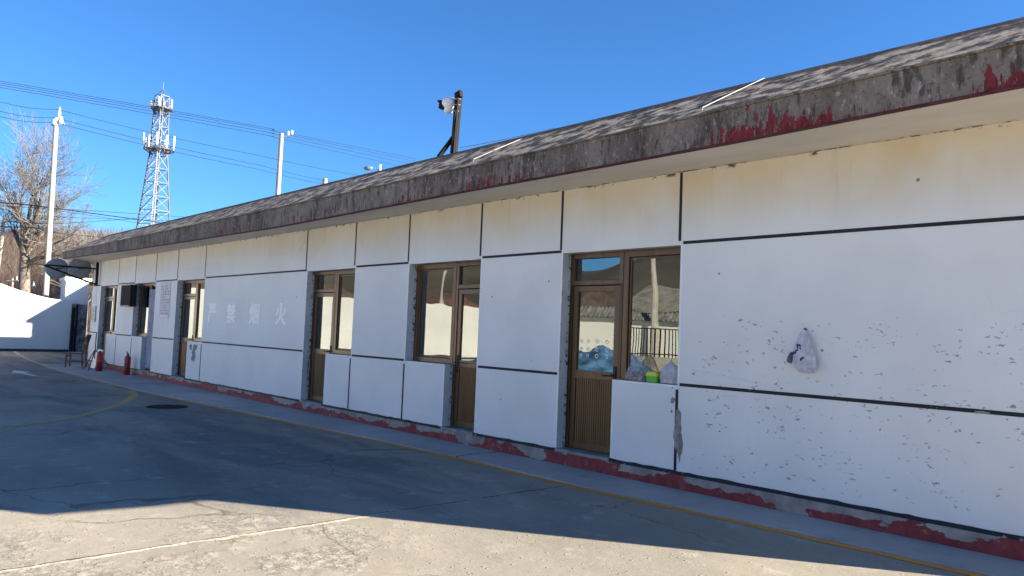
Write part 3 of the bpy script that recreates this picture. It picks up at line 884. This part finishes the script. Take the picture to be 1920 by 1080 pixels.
# ------------------------------------------------------------------ plastic bags and lunch box
BAG1 = sheet_mat('clear plastic film', (.62,.64,.70), .32)
BAG2 = sheet_mat('white plastic film', (.80,.80,.86), .9)
BAG3 = sheet_mat('milky plastic film', (.86,.87,.92), .74, .28)
def bag(prof, c, sx, sy, seed, n=72, crease=.16, skew=0):
    rnd = random.Random(seed); ph = [rnd.uniform(0, 6.3) for _ in range(8)]
    m = MB(); vs = []
    fine = []
    for (r0, h0), (r1, h1) in zip(prof, prof[1:]):
        for k in range(6): fine.append((r0+(r1-r0)*k/6, h0+(h1-h0)*k/6))
    fine.append(prof[-1])
    H = prof[-1][1]
    for r, h in fine:
        t = h/H
        for k in range(n):
            a = 2*math.pi*k/n
            pl = abs(math.sin(5*a+ph[0]+2*math.sin(h*8+ph[1])))*.9 + abs(math.sin(8*a+ph[2]-h*10))*.6 + abs(math.sin(13*a+h*26+ph[3]))*.35
            w = 1+crease*(pl-.95)*(.55+.8*t)+crease*.5*(mnoise(Vector((math.cos(a)*2.2+seed, math.sin(a)*2.2, h*18)))+.6*mnoise(Vector((math.cos(a)*5+seed, math.sin(a)*5, h*45))))
            vs.append((c[0]+r*w*sx*math.cos(a)+skew*(1-t)*(1-t)*sx, c[1]+r*w*sy*math.sin(a), c[2]+h))
    L = len(fine)
    fs = [(i*n+k, i*n+(k+1)%n, (i+1)*n+(k+1)%n, (i+1)*n+k) for i in range(L-1) for k in range(n)]
    fs += [tuple(range(n))[::-1], tuple((L-1)*n+k for k in range(n))]
    return m.add(vs, fs)
SY = .072
hb = bag([(.02,0),(.5,.01),(.85,.05),(.95,.10),(.8,.2),(.62,.27),(.45,.33),(.25,.385),(.08,.41)], (-3.49,-.062,1.335), .112, .052, 3, 90, .26, .2)
HB = tag(hb.build('hanging_bag', BAG3, smooth=True), 'crumpled white plastic bag hanging from a nail on the near wall panel', 'plastic bag')
m = MB(); m.tube([(-3.50,.0,1.745),(-3.50,-.02,1.752),(-3.50,-.028,1.762)], .008, 6); m.lathe([(.011,-.005),(.011,.005)], (-3.50,-.028,1.757), 10)
m.build('nail', DARKMET, HB)
m = MB()
rnd = random.Random(11)
for (cx, cz) in ((-3.535,1.60),(-3.515,1.585),(-3.555,1.54),(-3.575,1.52),(-3.49,1.47)):
    for _ in range(4):
        px_, pz_ = cx+rnd.uniform(-.022,.022), cz+rnd.uniform(-.016,.016)
        near = sorted(hb.v, key=lambda v: (v[0]-px_)**2+(v[2]-pz_)**2+(0 if v[1] < -.07 else 1))[:3]
        py_ = min(v[1] for v in near)
        m.lathe([(.001,-.003),(.011,0),(.001,.003)], (px_, py_-.001, pz_), 7, Matrix(((1,0,0),(0,0,1),(0,1,0))))
m.build('blue_print', simple('navy print', (.03,.04,.13), .6), HB)
HB2 = bag([(.02,0),(.8,.01),(1,.03),(.75,.07),(.3,.11)], (-3.615,-.05,1.42), .045, .035, 8, 24)
HB2.build('dark_wrapper', simple('dark wrapper', (.10,.08,.085), .5, var=.4, scale=30), HB, smooth=True)
cb = bag([(.05,0),(1,.005),(1.0,.04),(.86,.11),(.68,.17),(.5,.22),(.36,.265),(.15,.30)], (-5.555,SY-.005,ZS+.003), .155, .062, 5, 72, .16)
CB = tag(cb.build('clear_bag', BAG1, smooth=True), 'clear plastic bag holding a brown box on the near window ledge', 'plastic bag')
MB().box(-5.66,-5.46,.03,.105,ZS+.008,ZS+.05).build('brown_box', simple('brown cardboard', (.36,.22,.13), .8), CB, bevel=.008)
wb = bag([(.1,0),(1,.008),(1.08,.06),(1.0,.12),(.8,.17),(.45,.21),(.15,.235),(.05,.27)], (-5.085,SY-.006,ZS+.003), .125, .062, 9, 72, .15)
tag(wb.build('tied_bag', BAG2, smooth=True), 'full white tied plastic bag at the right end of the window ledge', 'plastic bag')
LB = empty('lunch_box', 'green lunch box with yellow lid between two bags on the window ledge', 'lunch box')
LB.location = (-5.315, SY, ZS+.002)
m = MB(); vs = []
def rrect(sx, sy, r, z, n=5):
    out = []
    for cx, cy, a0 in ((sx-r, sy-r, 0), (-sx+r, sy-r, 90), (-sx+r, -sy+r, 180), (sx-r, -sy+r, 270)):
        for k in range(n+1):
            a = rad(a0+90*k/n); out.append((cx+r*math.cos(a), cy+r*math.sin(a), z))
    return out
def stack(layers):
    m = MB(); n = len(layers[0]); m.add([p for l in layers for p in l], [(i*n+k, i*n+(k+1)%n, (i+1)*n+(k+1)%n, (i+1)*n+k) for i in range(len(layers)-1) for k in range(n)]+[tuple(range(n))[::-1], tuple((len(layers)-1)*n+k for k in range(n))])
    return m
stack([rrect(.064,.05,.018,0), rrect(.07,.055,.02,.01), rrect(.074,.058,.02,.075)]).build('box_body', simple('green plastic', (.075,.42,.03), .4, .5, var=.05), LB)
stack([rrect(.079,.062,.022,.075), rrect(.079,.062,.022,.092), rrect(.07,.055,.02,.115), rrect(.062,.048,.02,.122)]).build('box_lid', simple('yellow green plastic', (.55,.60,.02), .4, .5, var=.05), LB)

# ------------------------------------------------------------------ manhole
c = Vector((-14.9, -1.95, .0))
MH = MB().lathe([(.36,-.02),(.36,.006),(.34,.010),(.33,.007),(.05,.007),(.045,.010),(.001,.010)], (0,0,0), 40)
mo = MH.build('manhole_cover', simple('black cast iron', (.010,.010,.011), .9, .08, 0), bevel=0)
mo.location = c; tag(mo, 'round dark manhole cover set in the shaded yard', 'manhole cover')

# ------------------------------------------------------------------ far end wall of the yard
XW = -36.0
prof = [(-40,3.2),(-12,3.2),(-4.5,3.15),(-3,3.05),(-1.9,2.92),(-1.48,2.82),(-.74,2.57),(.12,2.36),(.6,2.30),(1.1,2.29)]
pts = smooth2([(a, b) for a, b in prof], 5)
m = MB()
poly = [(XW, -40, -.1)] + [(XW, p.x, p.y) for p in pts] + [(XW, 1.1, -.1)]
m.prism(poly, (-.3, 0, 0))
bw = m.build('boundary_wall', WALLW)
MB().box(XW+.002, XW+.03, -39.9, 1.09, .0, .25).build('base_band', simple('dark base paint', (.035,.04,.055), .8), bw)
tag(bw, 'white yard end wall with sagging curved top behind the chair', 'wall')
GP = empty('gate_pillar', 'tall white capped pillar with crumbling dark blockwork at the end wall', 'pillar')
PW = MT('crumbling blockwork', .9, .15)
px_, py_, pz_ = PW.xyz()
cc = PW.mix(PW.step(pz_, 2.1, 2.2), PW.mix(PW.step(PW.noise(5, 6, .7), .4, .6), (.09,.095,.10), (.30,.30,.30)), (.72,.72,.70))
PW.color(cc).bump(PW.noise(8, 5), .8, .03)
MB().box(XW-1.2, XW-.32, .90, 1.78, 0, 3.12).build('shaft', PW.mat, GP)
MB().box(XW-1.27, XW-.25, .83, 1.85, 3.12, 3.27).build('cap', WHITE, GP, bevel=.02)
MB().tube([(XW+.1, 1.16, .1), (XW+.1, 1.16, 2.0)], .06, 8).build('drain_pipe', DARKMET, GP)
MB().tube([(XW-.2, 1.36, .1), (XW-.2, 1.36, 2.15)], .035, 8).build('drain_pipe', DARKMET, GP)
SWL = empty('side_wall', 'low pinkish wall with orange tile coping beyond the building corner', 'wall')
MB().box(XW+.02, -35.0, 1.80, 2.05, 0, 2.78).build('wall_body', simple('pinkish plaster', (.46,.40,.38), .85, var=.15), SWL)
MB().box(XW+.01, -34.9, 1.70, 2.15, 2.78, 2.95).build('coping', simple('orange clay tile', (.45,.22,.08), .8), SWL, bevel=.03)

# taller shed standing behind the white building (its shadow falls on the end wall)
SH = empty('rear_shed', 'plain two storey shed hidden behind the white building', 'shed')
MB().box(-33.2, -26.25, 6.2, 11, 0, 6.05).build('wall', simple('grey render', (.38,.37,.35), .9), SH)
m = MB(); m.add([(-33.6,6.14,6.20),(-26.0,6.14,6.20),(-26.0,11.5,6.2),(-33.6,11.5,6.2),(-33.6,6.14,6.33),(-26.0,6.14,6.33),(-26.0,11.5,6.33),(-33.6,11.5,6.33)], [(0,3,2,1),(4,5,6,7),(0,1,5,4),(1,2,6,5),(2,3,7,6),(3,0,4,7)])
m.box(-33.2,-26.25,6.2,11,6.052,6.198)
m.build('roof', simple('grey roof slab', (.3,.3,.3), .9), SH)

# ------------------------------------------------------------------ utility poles, lamp, wires
def pole(name, ptop, pbot, d, rt, rb, label, cat, group=None, hold=None):
    a, b = at_d(*ptop, d), at_d(*pbot, d)
    dirv = (b-a)/(b.z-a.z)
    g = a + dirv*(-.2-a.z)
    P = empty(name, label, cat, group); 
    MB().tube([g, a], [rb, rt], 14).build('pole_shaft', CONC, P, smooth=False)
    return P, a, g
GP_ = 'concrete poles behind the yard'
P1, t1, g1 = pole('utility_pole', (106,221), (85,556), 36, .105, .145, 'tall concrete pole carrying white insulators in front of the bare tree', 'utility pole', GP_)
m = MB(); u = (t1-g1).normalized()
m.lathe([(.0,-.1),(.05,-.08),(.06,.25),(.05,.3),(.045,.42),(.03,.5),(0,.52)], t1+RX*.12, 10)
m.build('insulator', WHITE, P1, smooth=True)
m = MB(); m.lathe([(.03,-.22),(.08,-.2),(.10,-.1),(.07,-.05),(.07,.05),(.03,.12)], t1+RX*.22+Vector((0,0,-.05)), 10); m.build('insulator', WHITE, P1, smooth=True)
m = MB(); m.lathe([(.03,-.22),(.07,-.2),(.08,-.1),(.06,-.05),(.03,.05)], t1+RX*.02+Vector((0,0,-.15))-_f*.2, 10); m.build('insulator', WHITE, P1, smooth=True)
m = MB(); m.bar(t1-RX*.2+Vector((0,0,-.35)), t1+RX*.4+Vector((0,0,-.28)), .07); m.build('bracket', STEEL, P1)
P2, t2, g2 = pole('utility_pole', (528,250), (521,363), 43, .115, .185, 'concrete pole with small crossarm rising behind the middle of the roof', 'utility pole', GP_)
m = MB(); m.bar(t2-RX*.1+Vector((0,0,-.3)), t2+RX*.62+Vector((0,0,-.05)), .06); m.build('crossarm', STEEL, P2)
for k, o in enumerate((-.08, .38, .58)):
    MB().lathe([(.03,-.1),(.07,-.06),(.06,0),(.08,.05),(.05,.12),(.02,.16)], t2+RX*o+Vector((0,0,-.16+.28*(o+.08))), 9).build('insulator', WHITE, P2, smooth=True)
P3, t3, g3 = pole('utility_pole', (9,405), (0,470), 52, .12, .17, 'pale concrete pole at the left picture edge beside the bare tree', 'utility pole', GP_)
m = MB(); m.bar(t3-RX*.9+Vector((0,0,-1.4)), t3+RX*.7+Vector((0,0,-1.0)), .1); m.build('crossarm', STEEL, P3)
P4, t4, g4 = pole('utility_pole', (609.5,335), (609,345), 55, .17, .2, 'short stub of a concrete pole top showing just above the roof', 'utility pole', GP_)
SL = empty('street_lamp', 'grey street lamp head with a short arm peeking above the roof', 'street lamp')
lt, lb = at_d(713, 309, 46), at_d(712.5, 325, 46)
dv = (lb-lt)/(lb.z-lt.z); lgp = lt+dv*(-lt.z)
MB().tube([lgp, lt], [.11,.07], 10).build('post', WHITE, SL)
a, b = at_d(712, 321, 46), at_d(697, 315, 46)
MB().tube([a, a.lerp(b, .5)+Vector((0,0,.06)), b], .03, 7).build('arm', STEEL, SL)
hd = MB(); ca, cb_ = at_d(699, 315, 46), at_d(682, 316, 46)
dd = (cb_-ca).normalized(); L_ = (cb_-ca).length
q = dd.to_track_quat('Z', 'Y').to_matrix()
hd.lathe([(.03,0),(.09,.08),(.13,.2),(.14,L_*.6),(.09,L_*.9),(.02,L_)], ca, 14, q)
hd.build('lamp_head', simple('lamp head grey', (.13,.18,.2), .4, .5), SL, smooth=True)
for px, py, dd_ in ((24,522,58), (56,532,60)):
    P5 = empty('distribution_post', 'small pale post with crossarm before the hill, ' + ('leftmost of the two above the end wall' if px < 40 else 'right of the two above the end wall'), 'post', 'small posts before the hill')
    a, b = at_d(px, py-2, dd_), at_d(px, py+40, dd_)
    MB().tube([Vector((b.x, b.y, 0)), a], .07, 8).build('post', CONC, P5)
    m = MB(); m.bar(a-RX*.45-Vector((0,0,.25)), a+RX*.45-Vector((0,0,.25)), .07); m.build('crossarm', STEEL, P5)
    MB().tube([a+RX*.3+Vector((0,0,-.22)), a+RX*.3+Vector((0,0,.1))], .05, 6).build('insulator', WHITE, P5)

WIRE = simple('dark wire sheath', (.02,.022,.03), .6)
def wire(pts, label, r=.018, group='wires over the roof'):
    P = [at_d(*p) for p in pts]
    if group == 'three wires on the tall concrete pole':
        P = [a.lerp(b, k/6)-Vector((0,0,.10*math.sin(math.pi*k/6))) for a, b in zip(P, P[1:]) for k in range(6)]+[P[-1]]
    else: P = [p for p in smooth2([tuple(q) for q in P], 6)] if len(P) > 2 else [P[0].lerp(P[1], i/6) for i in range(7)]
    m = MB().tube(P, r, 5)
    return tag(m.build('overhead_wire', WIRE), label, 'wire', group)
G1 = 'four parallel top wires'
for i, (y0, y1) in enumerate(((152,236),(155.5,239),(159.5,244),(164,250))):
    wire([(-420, y0-58, 30), (0, y0, 36), (480, y1, 42), (540, y1+13.5, 44), (780, y1+62+i*2, 62)], ['uppermost of four close wires crossing left sky', 'second of four close wires from the top of left sky', 'third of four close wires from the top of left sky', 'lowest of the four close top wires crossing left sky'][i], .013, G1)
G2 = 'three wires on the tall concrete pole'
for i, pp in enumerate((((-300,150,30),(0,191,34),(107,205,36),(480,290.5,46),(720,336,58)), ((-300,170,30),(0,208.5,34),(104,221,36),(480,308,46),(660,348,58)), ((-300,181,30),(0,218.5,34),(102,229.5,36),(480,316.5,46),(640,350,58)))):
    wire(pp, ['thin wire meeting the tip of the tall concrete pole', 'wire meeting the tall concrete pole just below its tip', 'lowest of three wires at the top of the tall pole'][i], .014, G2)
G3 = 'low slung wires before the bare tree'
for i, pp in enumerate((((-200,370,38),(0,380,38),(92,389,36.3),(180,401,42),(300,417,55)), ((-200,380,38),(0,386,38),(90,391,36.3),(200,397,45),(360,408,60)), ((-200,412,38),(0,416,38),(88,419,36.3),(180,415,45),(300,405,60)), ((-100,421,40),(60,427,38),(88,434,36.3),(140,440,42),(230,449,50)), ((100,394,37),(170,404,44),(270,420,60)), ((92,405,36.3),(160,409,45),(320,414,60)))):
    wire(pp, ['thick black cable sagging low across the bare tree', 'thin wire just under the thick black cable', 'thin level wire below the thick cable by the pole', 'lowest wire drooping from the pole to the roof corner', 'short wire running from the pole toward the tower foot', 'faint wire nearly level below the tower foot'][i], (.028,.014,.014,.02,.012,.012)[i], G3)
wire([(862,277,9.6), (930,264.5,9.9), (1010,247.5,10.2), (1040,240,10.4)], 'thin wire running from the camera mast foot to the roof edge', .004, 'roof edge wire')

# ------------------------------------------------------------------ lattice tower
TW = empty('lattice_tower', 'grey steel lattice mast with two platforms of white antennas', 'tower')
DT = 120
cT, cB = at_d(304, 180, DT), at_d(288, 440, DT)
ax2 = Vector((cB.x*.0+cT.x, cT.y, 0))
k_ = DT/FPX
def zpx(py): return at_d(300, py, DT).z
cx0, cy0 = (cT.x+cB.x)/2, (cT.y+cB.y)/2
ZTOP, ZP1, ZP2 = zpx(178), zpx(203), zpx(281)
def half(z):
    w = {0: 3.3}
    if z > ZP2: return 1.0 - .16*(z-ZP2)/(ZTOP-ZP2)
    return 1.0 + (ZP2-z)*(.85/ (ZP2-zpx(415)))
rot = rad(20)
def corner(z, i):
    a = rot+math.pi/2*i+math.pi/4
    r = half(z)*1.2
    return Vector((cx0+r*math.cos(a), cy0+r*math.sin(a), z))
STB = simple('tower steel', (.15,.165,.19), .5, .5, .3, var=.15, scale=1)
STD = simple('shaded tower steel', (.06,.065,.08), .5, .5, .3, var=.15, scale=1)  # darker copy of the tower steel, shade put into its colour
zs = [0, 4, 8, 12]; 
z = 12
while z < ZTOP-1:
    z += 2.2; zs.append(min(z, ZTOP))
zs[-1] = ZTOP
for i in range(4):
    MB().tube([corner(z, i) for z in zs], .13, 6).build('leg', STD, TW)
m = MB()
for a, b in zip(zs, zs[1:]):
    for i in range(4):
        j = (i+1) % 4
        m.bar(corner(a, i), corner(b, j), .09); m.bar(corner(b, i), corner(b, j), .08)
        if i % 2: m.bar(corner(a, j), corner(b, i), .07)
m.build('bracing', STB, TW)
m = MB(); lad = [corner(z, 3)+(corner(z, 3)-Vector((cx0, cy0, z)))*.28 for z in zs]
for a, b in zip(lad, lad[1:]):
    m.bar(a, b, .05); m.bar(a+RX*.4, b+RX*.4, .05)
    for q in range(5): p_ = a.lerp(b, q/5); m.bar(p_, p_+RX*.4, .04)
m.build('ladder', STB, TW)
def ring(zc, r, name):
    m = MB(); n = 16
    for k in range(n):
        a, b = 2*math.pi*k/n, 2*math.pi*(k+1)/n
        P = lambda a, rr, z: Vector((cx0+rr*math.cos(a), cy0+rr*math.sin(a), z))
        m.bar(P(a, r, zc), P(b, r, zc), .16, .12); m.bar(P(a, r, zc+1.0), P(b, r, zc+1.0), .06); m.bar(P(a, r, zc), P(a, r, zc+1.0), .06)
        m.bar(P(a, half(zc), zc-.9), P(a, r, zc), .07); m.bar(P(a, .4, zc+.02), P(a, r, zc+.02), .22, .06)
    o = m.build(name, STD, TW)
    return o
R1, R2 = 18*k_, 26*k_
ring(ZP1, R1, 'platform'); ring(ZP2, R2, 'platform')
for zc, r, lst in ((ZP1, R1*1.12, (35, 150, 205, 235, 330)), (ZP2, R2*1.05, (10, 48, 98, 140, 200, 225, 262, 300, 335))):
    for a in lst:
        a = rad(a); p = Vector((cx0+r*math.cos(a), cy0+r*math.sin(a), zc))
        h0 = random.uniform(-.3, .3)
        MB().box(-.09, .09, -.16, .16, .2+h0, (1.5 if zc == ZP1 else 2.1)+h0, Matrix.Translation(p) @ Matrix.Rotation(a, 4, 'Z')).build('antenna', WHITE, TW, bevel=.03)
m = MB(); tp = Vector((cx0, cy0, zpx(165)))
for i in range(4): m.bar(corner(ZTOP, i), tp, .08)
m.tube([tp, Vector((cx0, cy0, zpx(150)))], [.05,.02], 6); 
m.build('lightning_rod', STB, TW)

# ------------------------------------------------------------------ trees
BARK = simple('pale poplar bark', (.15,.125,.105), .9, var=.4, scale=5, bump=.5)
TWIG = simple('sunlit bare twigs', (.16,.145,.134), .85, var=.2)  # even grey-brown twig colour
def grow(mt, mc, p, d, L, r, lev, rnd, up=.12, spread=.5, tw_min=.006):
    n = 4 if lev > 1 else 3
    pts = [p.copy()]; rs = [r]; dd = d.copy()
    kids = []
    for i in range(n):
        dd = (dd + Vector((rnd.uniform(-1, 1), rnd.uniform(-1, 1), rnd.uniform(-.6, 1)))*.13 + Vector((0, 0, up*.4))).normalized()
        p = p + dd*(L/n); pts.append(p.copy()); rr = r*(1-.58*(i+1)/n); rs.append(rr)
        if lev > 0: kids.append((p.copy(), dd.copy(), rr, (i+1)/n))
    tgt = mt if lev >= 3 else mc
    tgt.tube(pts, rs, 7 if lev >= 4 else (5 if lev >= 2 else 3), cap=False)
    if lev == 0: return
    for (q, dv, rr, t) in kids:
        nk = (1 if rnd.random() < .72 else 2) if t < 1 else 2
        if t < .3 and lev > 3: nk = 0
        for _ in range(nk):
            s = Vector((rnd.gauss(0, 1), rnd.gauss(0, 1), rnd.gauss(0, .7))); s = (s-dv*s.dot(dv)).normalized()
            a = rnd.uniform(.35, 1.0)*spread*2 if t < 1 else rnd.uniform(.1, .5)
            nd = (dv*math.cos(a)+s*math.sin(a)).normalized()
            grow(mt, mc, q, nd, L*rnd.uniform(.48, .72), max(tw_min, rr*rnd.uniform(.5, .75)), lev-1, rnd, up, spread, tw_min)
def main_tree():
    rnd = random.Random(21)
    D = 50
    T_ = empty('bare_tree', 'large bare leafless tree with pale forking trunk behind the concrete pole', 'tree')
    mt, mc = MB(), MB()
    base = at_d(42, 560, D); base.z = 0
    fork = at_d(47, 482, D)
    mt.tube([base, base.lerp(fork, .5)+Vector((.05,.1,0)), fork], [.42,.34,.30], 10)
    for (tx, ty, dz, r) in ((14,300,-2,.20), (30,255,1.5,.17), (75,290,1,.2), (100,395,-1.5,.15), (62,250,-1,.17), (-15,400,1,.16), (140,360,.5,.17), (165,415,-1,.15), (150,450,1.5,.12)):
        tgt = at_d(tx, ty, D+dz)
        d = (tgt-fork); L = d.length*.53
        grow(mt, mc, fork.copy()+Vector((0,0,rnd.uniform(-.8,.6))), (d.normalized()*1.0).normalized(), L, r, 4, rnd, .08, .52, .010)
    mt.build('trunk', BARK, T_, flip=False, smooth=True); mc.build('crown', TWIG, T_, flip=False)
main_tree()
def small_tree(px, py_top, D, seed, label, hgt=None):
    rnd = random.Random(seed)
    T_ = empty('bare_tree', label, 'tree', 'bare trees beyond the roof corner')
    mt, mc = MB(), MB()
    top = at_d(px, py_top, D); base = Vector((top.x, top.y, 0)); H = top.z
    mt.tube([base, base+Vector((0,0,H*.45))], [.2,.15], 7)
    for k in range(13):
        a = rnd.uniform(0, 6.3)
        grow(mt, mc, base+Vector((0,0,H*rnd.uniform(.3,.45))), Vector((math.cos(a)*.8, math.sin(a)*.8, 1)).normalized(), H*.26, .08, 3, rnd, .1, .5, .016)
    mt.build('trunk', BARK, T_, flip=False); mc.build('crown', TWIG, T_, flip=False)
for i, (px, py, D, lab) in enumerate(((172,424,60,'bushy bare tree just above the roof corner, leftmost'), (203,416,66,'bushy bare tree above the roof corner, second from left'), (232,412,62,'bushy bare tree left of the lattice tower foot'), (258,414,70,'bushy bare tree directly before the lattice tower foot'))):
    small_tree(px, py, D, 40+i, lab)

# ------------------------------------------------------------------ hills
def hill(name, a, b, width, hfun, nu=60, nv=14, mat=None):
    m = MB(); a, b = Vector(a), Vector(b); d = (b-a); nrm = Vector((-d.y, d.x)).normalized()
    rnd = random.Random(hash(name) % 97)
    vs = []
    for i in range(nu+1):
        for j in range(nv+1):
            u = i/nu; v = j/nv
            p = a+d*u+nrm*((v-.5)*width)
            h = hfun(u)*math.sin(math.pi*v)**1.1
            h += rnd.uniform(-.03, .03)*h
            vs.append((p.x, p.y, h-.3))
    m.add(vs, [(i*(nv+1)+j, (i+1)*(nv+1)+j, (i+1)*(nv+1)+j+1, i*(nv+1)+j+1) for i in range(nu) for j in range(nv)])
    return struct(m.build(name, mat, smooth=True))
def hill_mat():
    m = MT('winter hillside', .95, .05)
    c = m.mix(m.step(m.noise(.35, 7, .65), .3, .7), (.15,.115,.09), (.27,.21,.165))
    c = m.mix(m.step(m.noise(.09, 5), .45, .6, 0, .5), c, (.10,.085,.068))
    return m.color(c).bump(m.noise(1.2, 6, .7), 1, .4).mat
HM = hill_mat()
hill('hill', (-150,-60), (-75,95), 90, lambda u: 12.5+1.2*math.sin(u*9)+.7*math.sin(u*23+1), mat=HM)
FHM = simple('far winter scrub', (.085,.078,.066), .95, .05, var=.4, scale=.05)
hill('far_hill', (-330,-70), (60,-150), 110, lambda u: 26+6*math.sin(u*7+.6)+2.5*math.sin(u*19)+1.2*math.sin(u*41), nu=90, mat=FHM)
# brushwood on the near hill
m = MB(); rnd = random.Random(5)
for k in range(2600):
    px = rnd.uniform(-60, 300); D = rnd.uniform(62, 92)
    p = at_d(px, 560, D)
    # height of hill at this point
    a, b = Vector((-150,-60)), Vector((-75,95)); d = b-a; L = d.length; dn = d/L; nr = Vector((-dn.y, dn.x))
    q = Vector((p.x, p.y))-a; u = q.dot(dn)/L; v = q.dot(nr)/90+.5
    if not (0 < u < 1 and 0.02 < v < .98): continue
    h = (12.5+1.2*math.sin(u*9)+.7*math.sin(u*23+1))*math.sin(math.pi*v)**1.1-.6
    base = Vector((p.x, p.y, h))
    for t in range(9):
        d3 = Vector((rnd.gauss(0, .42), rnd.gauss(0, .42), 1)).normalized(); ln = rnd.uniform(1.0, 2.8)
        tip = base+d3*ln; s = RX*rnd.uniform(.018, .035)
        mid = base+d3*ln*.5+Vector((rnd.uniform(-.1,.1), rnd.uniform(-.1,.1), 0))
        m.add([base-s, base+s, mid+s*.7, mid-s*.7, tip], [(0,1,2,3), (3,2,4)])
bo = m.build('brushwood', simple('dry brush twigs', (.26,.19,.15), .9, var=.35, scale=.7), flip=False)
bo['kind'] = 'stuff'; bo['label'] = 'dry leafless brushwood covering the hillside'

# ------------------------------------------------------------------ opposite side of the yard (seen mirrored in the panes)
YW = -25.0
OW = empty('opposite_wall', 'long white yard wall with grey tile coping facing the building', 'wall')
OWM = MT('dirty whitewash', .85, .15)
x, y, z = OWM.xyz()
cw = OWM.mix(OWM.step(OWM.math('ADD', z, OWM.math('MULTIPLY', OWM.noise(1.2, 5), .5)), .95, .75), (.74,.74,.68), (.42,.41,.38))
OWM.color(cw)
MB().box(-75, 14, YW-.3, YW, -.1, 2.65).build('wall_body', OWM.mat, OW)
m = MB()
tile = simple('grey roof tile', (.20,.20,.19), .85, var=.35, scale=3)
m.add([(-75,YW+.35,2.66),(14,YW+.35,2.66),(14,YW-.15,3.1),(-75,YW-.15,3.1),(-75,YW-.65,2.66),(14,YW-.65,2.66)], [(0,1,2,3),(3,2,5,4),(0,4,5,1),(0,3,4),(1,5,2)])
xx = -70
while xx < 10:
    m.bar((xx, YW+.36, 2.70), (xx, YW-.15, 3.14), .12, .08); xx += .3
m.build('coping', tile, OW)
for k, (hx, hw, c) in enumerate(((-62,12,(.13,.075,.06)), (-44,10,(.105,.075,.062)), (-29,9,(.25,.23,.19)), (-14,12,(.16,.15,.15)))):
    Hs = empty('village_house', ['long house with a dull reddish tiled roof beyond the opposite wall, farthest left', 'house with a dark brown roof beyond the opposite wall', 'beige flat fronted house beyond the opposite wall', 'house with a dark grey roof beyond the opposite wall'][k], 'house', 'houses beyond the opposite wall')
    MB().box(hx-hw/2, hx+hw/2, -40, -34, 0, 3.6).build('wall', simple('house wall', (.5,.46,.38), .9), Hs)
    m = MB(); m.add([(hx-hw/2-.4,-33.5,3.6),(hx+hw/2+.4,-33.5,3.6),(hx+hw/2+.4,-37,5.3),(hx-hw/2-.4,-37,5.3),(hx-hw/2-.4,-40.5,3.6),(hx+hw/2+.4,-40.5,3.6)], [(0,1,2,3),(3,2,5,4),(0,4,5,1),(0,3,4),(1,5,2)])
    m.build('roof', simple('house roof', c, .85, var=.3, scale=2), Hs)
    for wx_ in (-.28, .1, .32):
        MB().box(hx+wx_*hw-.6, hx+wx_*hw+.6, -34.02, -33.97, 1.2, 2.7).build('window', DARKMET, Hs)
for k, (px_, lean, h) in enumerate(((-33.5,.15,9), (-23.6,-.5,10), (-17.4,.1,9), (-16.2,1.6,9), (-41.5,.2,9.5))):
    Pq = empty('utility_pole', ['thin pole by the opposite wall, fourth from the gate railing', 'leaning pole by the opposite wall near the tarpaulin', 'straight pole by the opposite wall behind the railing', 'strongly leaning pole by the opposite wall railing', 'pole by the opposite wall, farthest from the railing'][k], 'utility pole', 'poles by the opposite wall')
    MB().tube([(px_, YW+.9, -.1), (px_+lean, YW+.8, h)], [.17,.11], 10).build('pole_shaft', CONC, Pq)
RL = empty('railing', 'black steel picket railing on a low kerb before the opposite wall', 'railing')
MB().box(-23, -14, -21.2, -20.9, -.05, .75).build('kerb', CONC, RL)
m = MB()
for i in range(42): m.box(-22.9+i*.215, -22.86+i*.215, -21.07, -21.03, .75, 2.15)
m.box(-23, -14, -21.08, -21.02, 2.15, 2.2); m.box(-23, -14, -21.08, -21.02, .86, .91)
m.build('pickets', DARKMET, RL)
# blue tarpaulin heap
m = MB(); rnd = random.Random(3); n1, n2 = 60, 20; vs = []
from mathutils import noise as mn
for i in range(n1+1):
    for j in range(n2+1):
        u, v = i/n1, j/n2
        e = min(1, 6*min(u, 1-u))*min(1, 3.2*min(v, 1-v))
        vs.append((-24.8+9*u, -14.5+2.6*v, (.85+.4*u)*e**.5*(1+.25*mn.noise(Vector((u*14, v*5, 0)))+.08*mn.noise(Vector((u*50, v*18, 2))))+.005))
m.add(vs, [(i*(n2+1)+j, (i+1)*(n2+1)+j, (i+1)*(n2+1)+j+1, i*(n2+1)+j+1) for i in range(n1) for j in range(n2)])
tag(m.build('tarpaulin_heap', simple('blue tarpaulin', (.07,.17,.30), .6, .3, var=.6, scale=2.5), smooth=True), 'long low heap under a blue tarpaulin in the yard opposite the doors', 'tarpaulin')
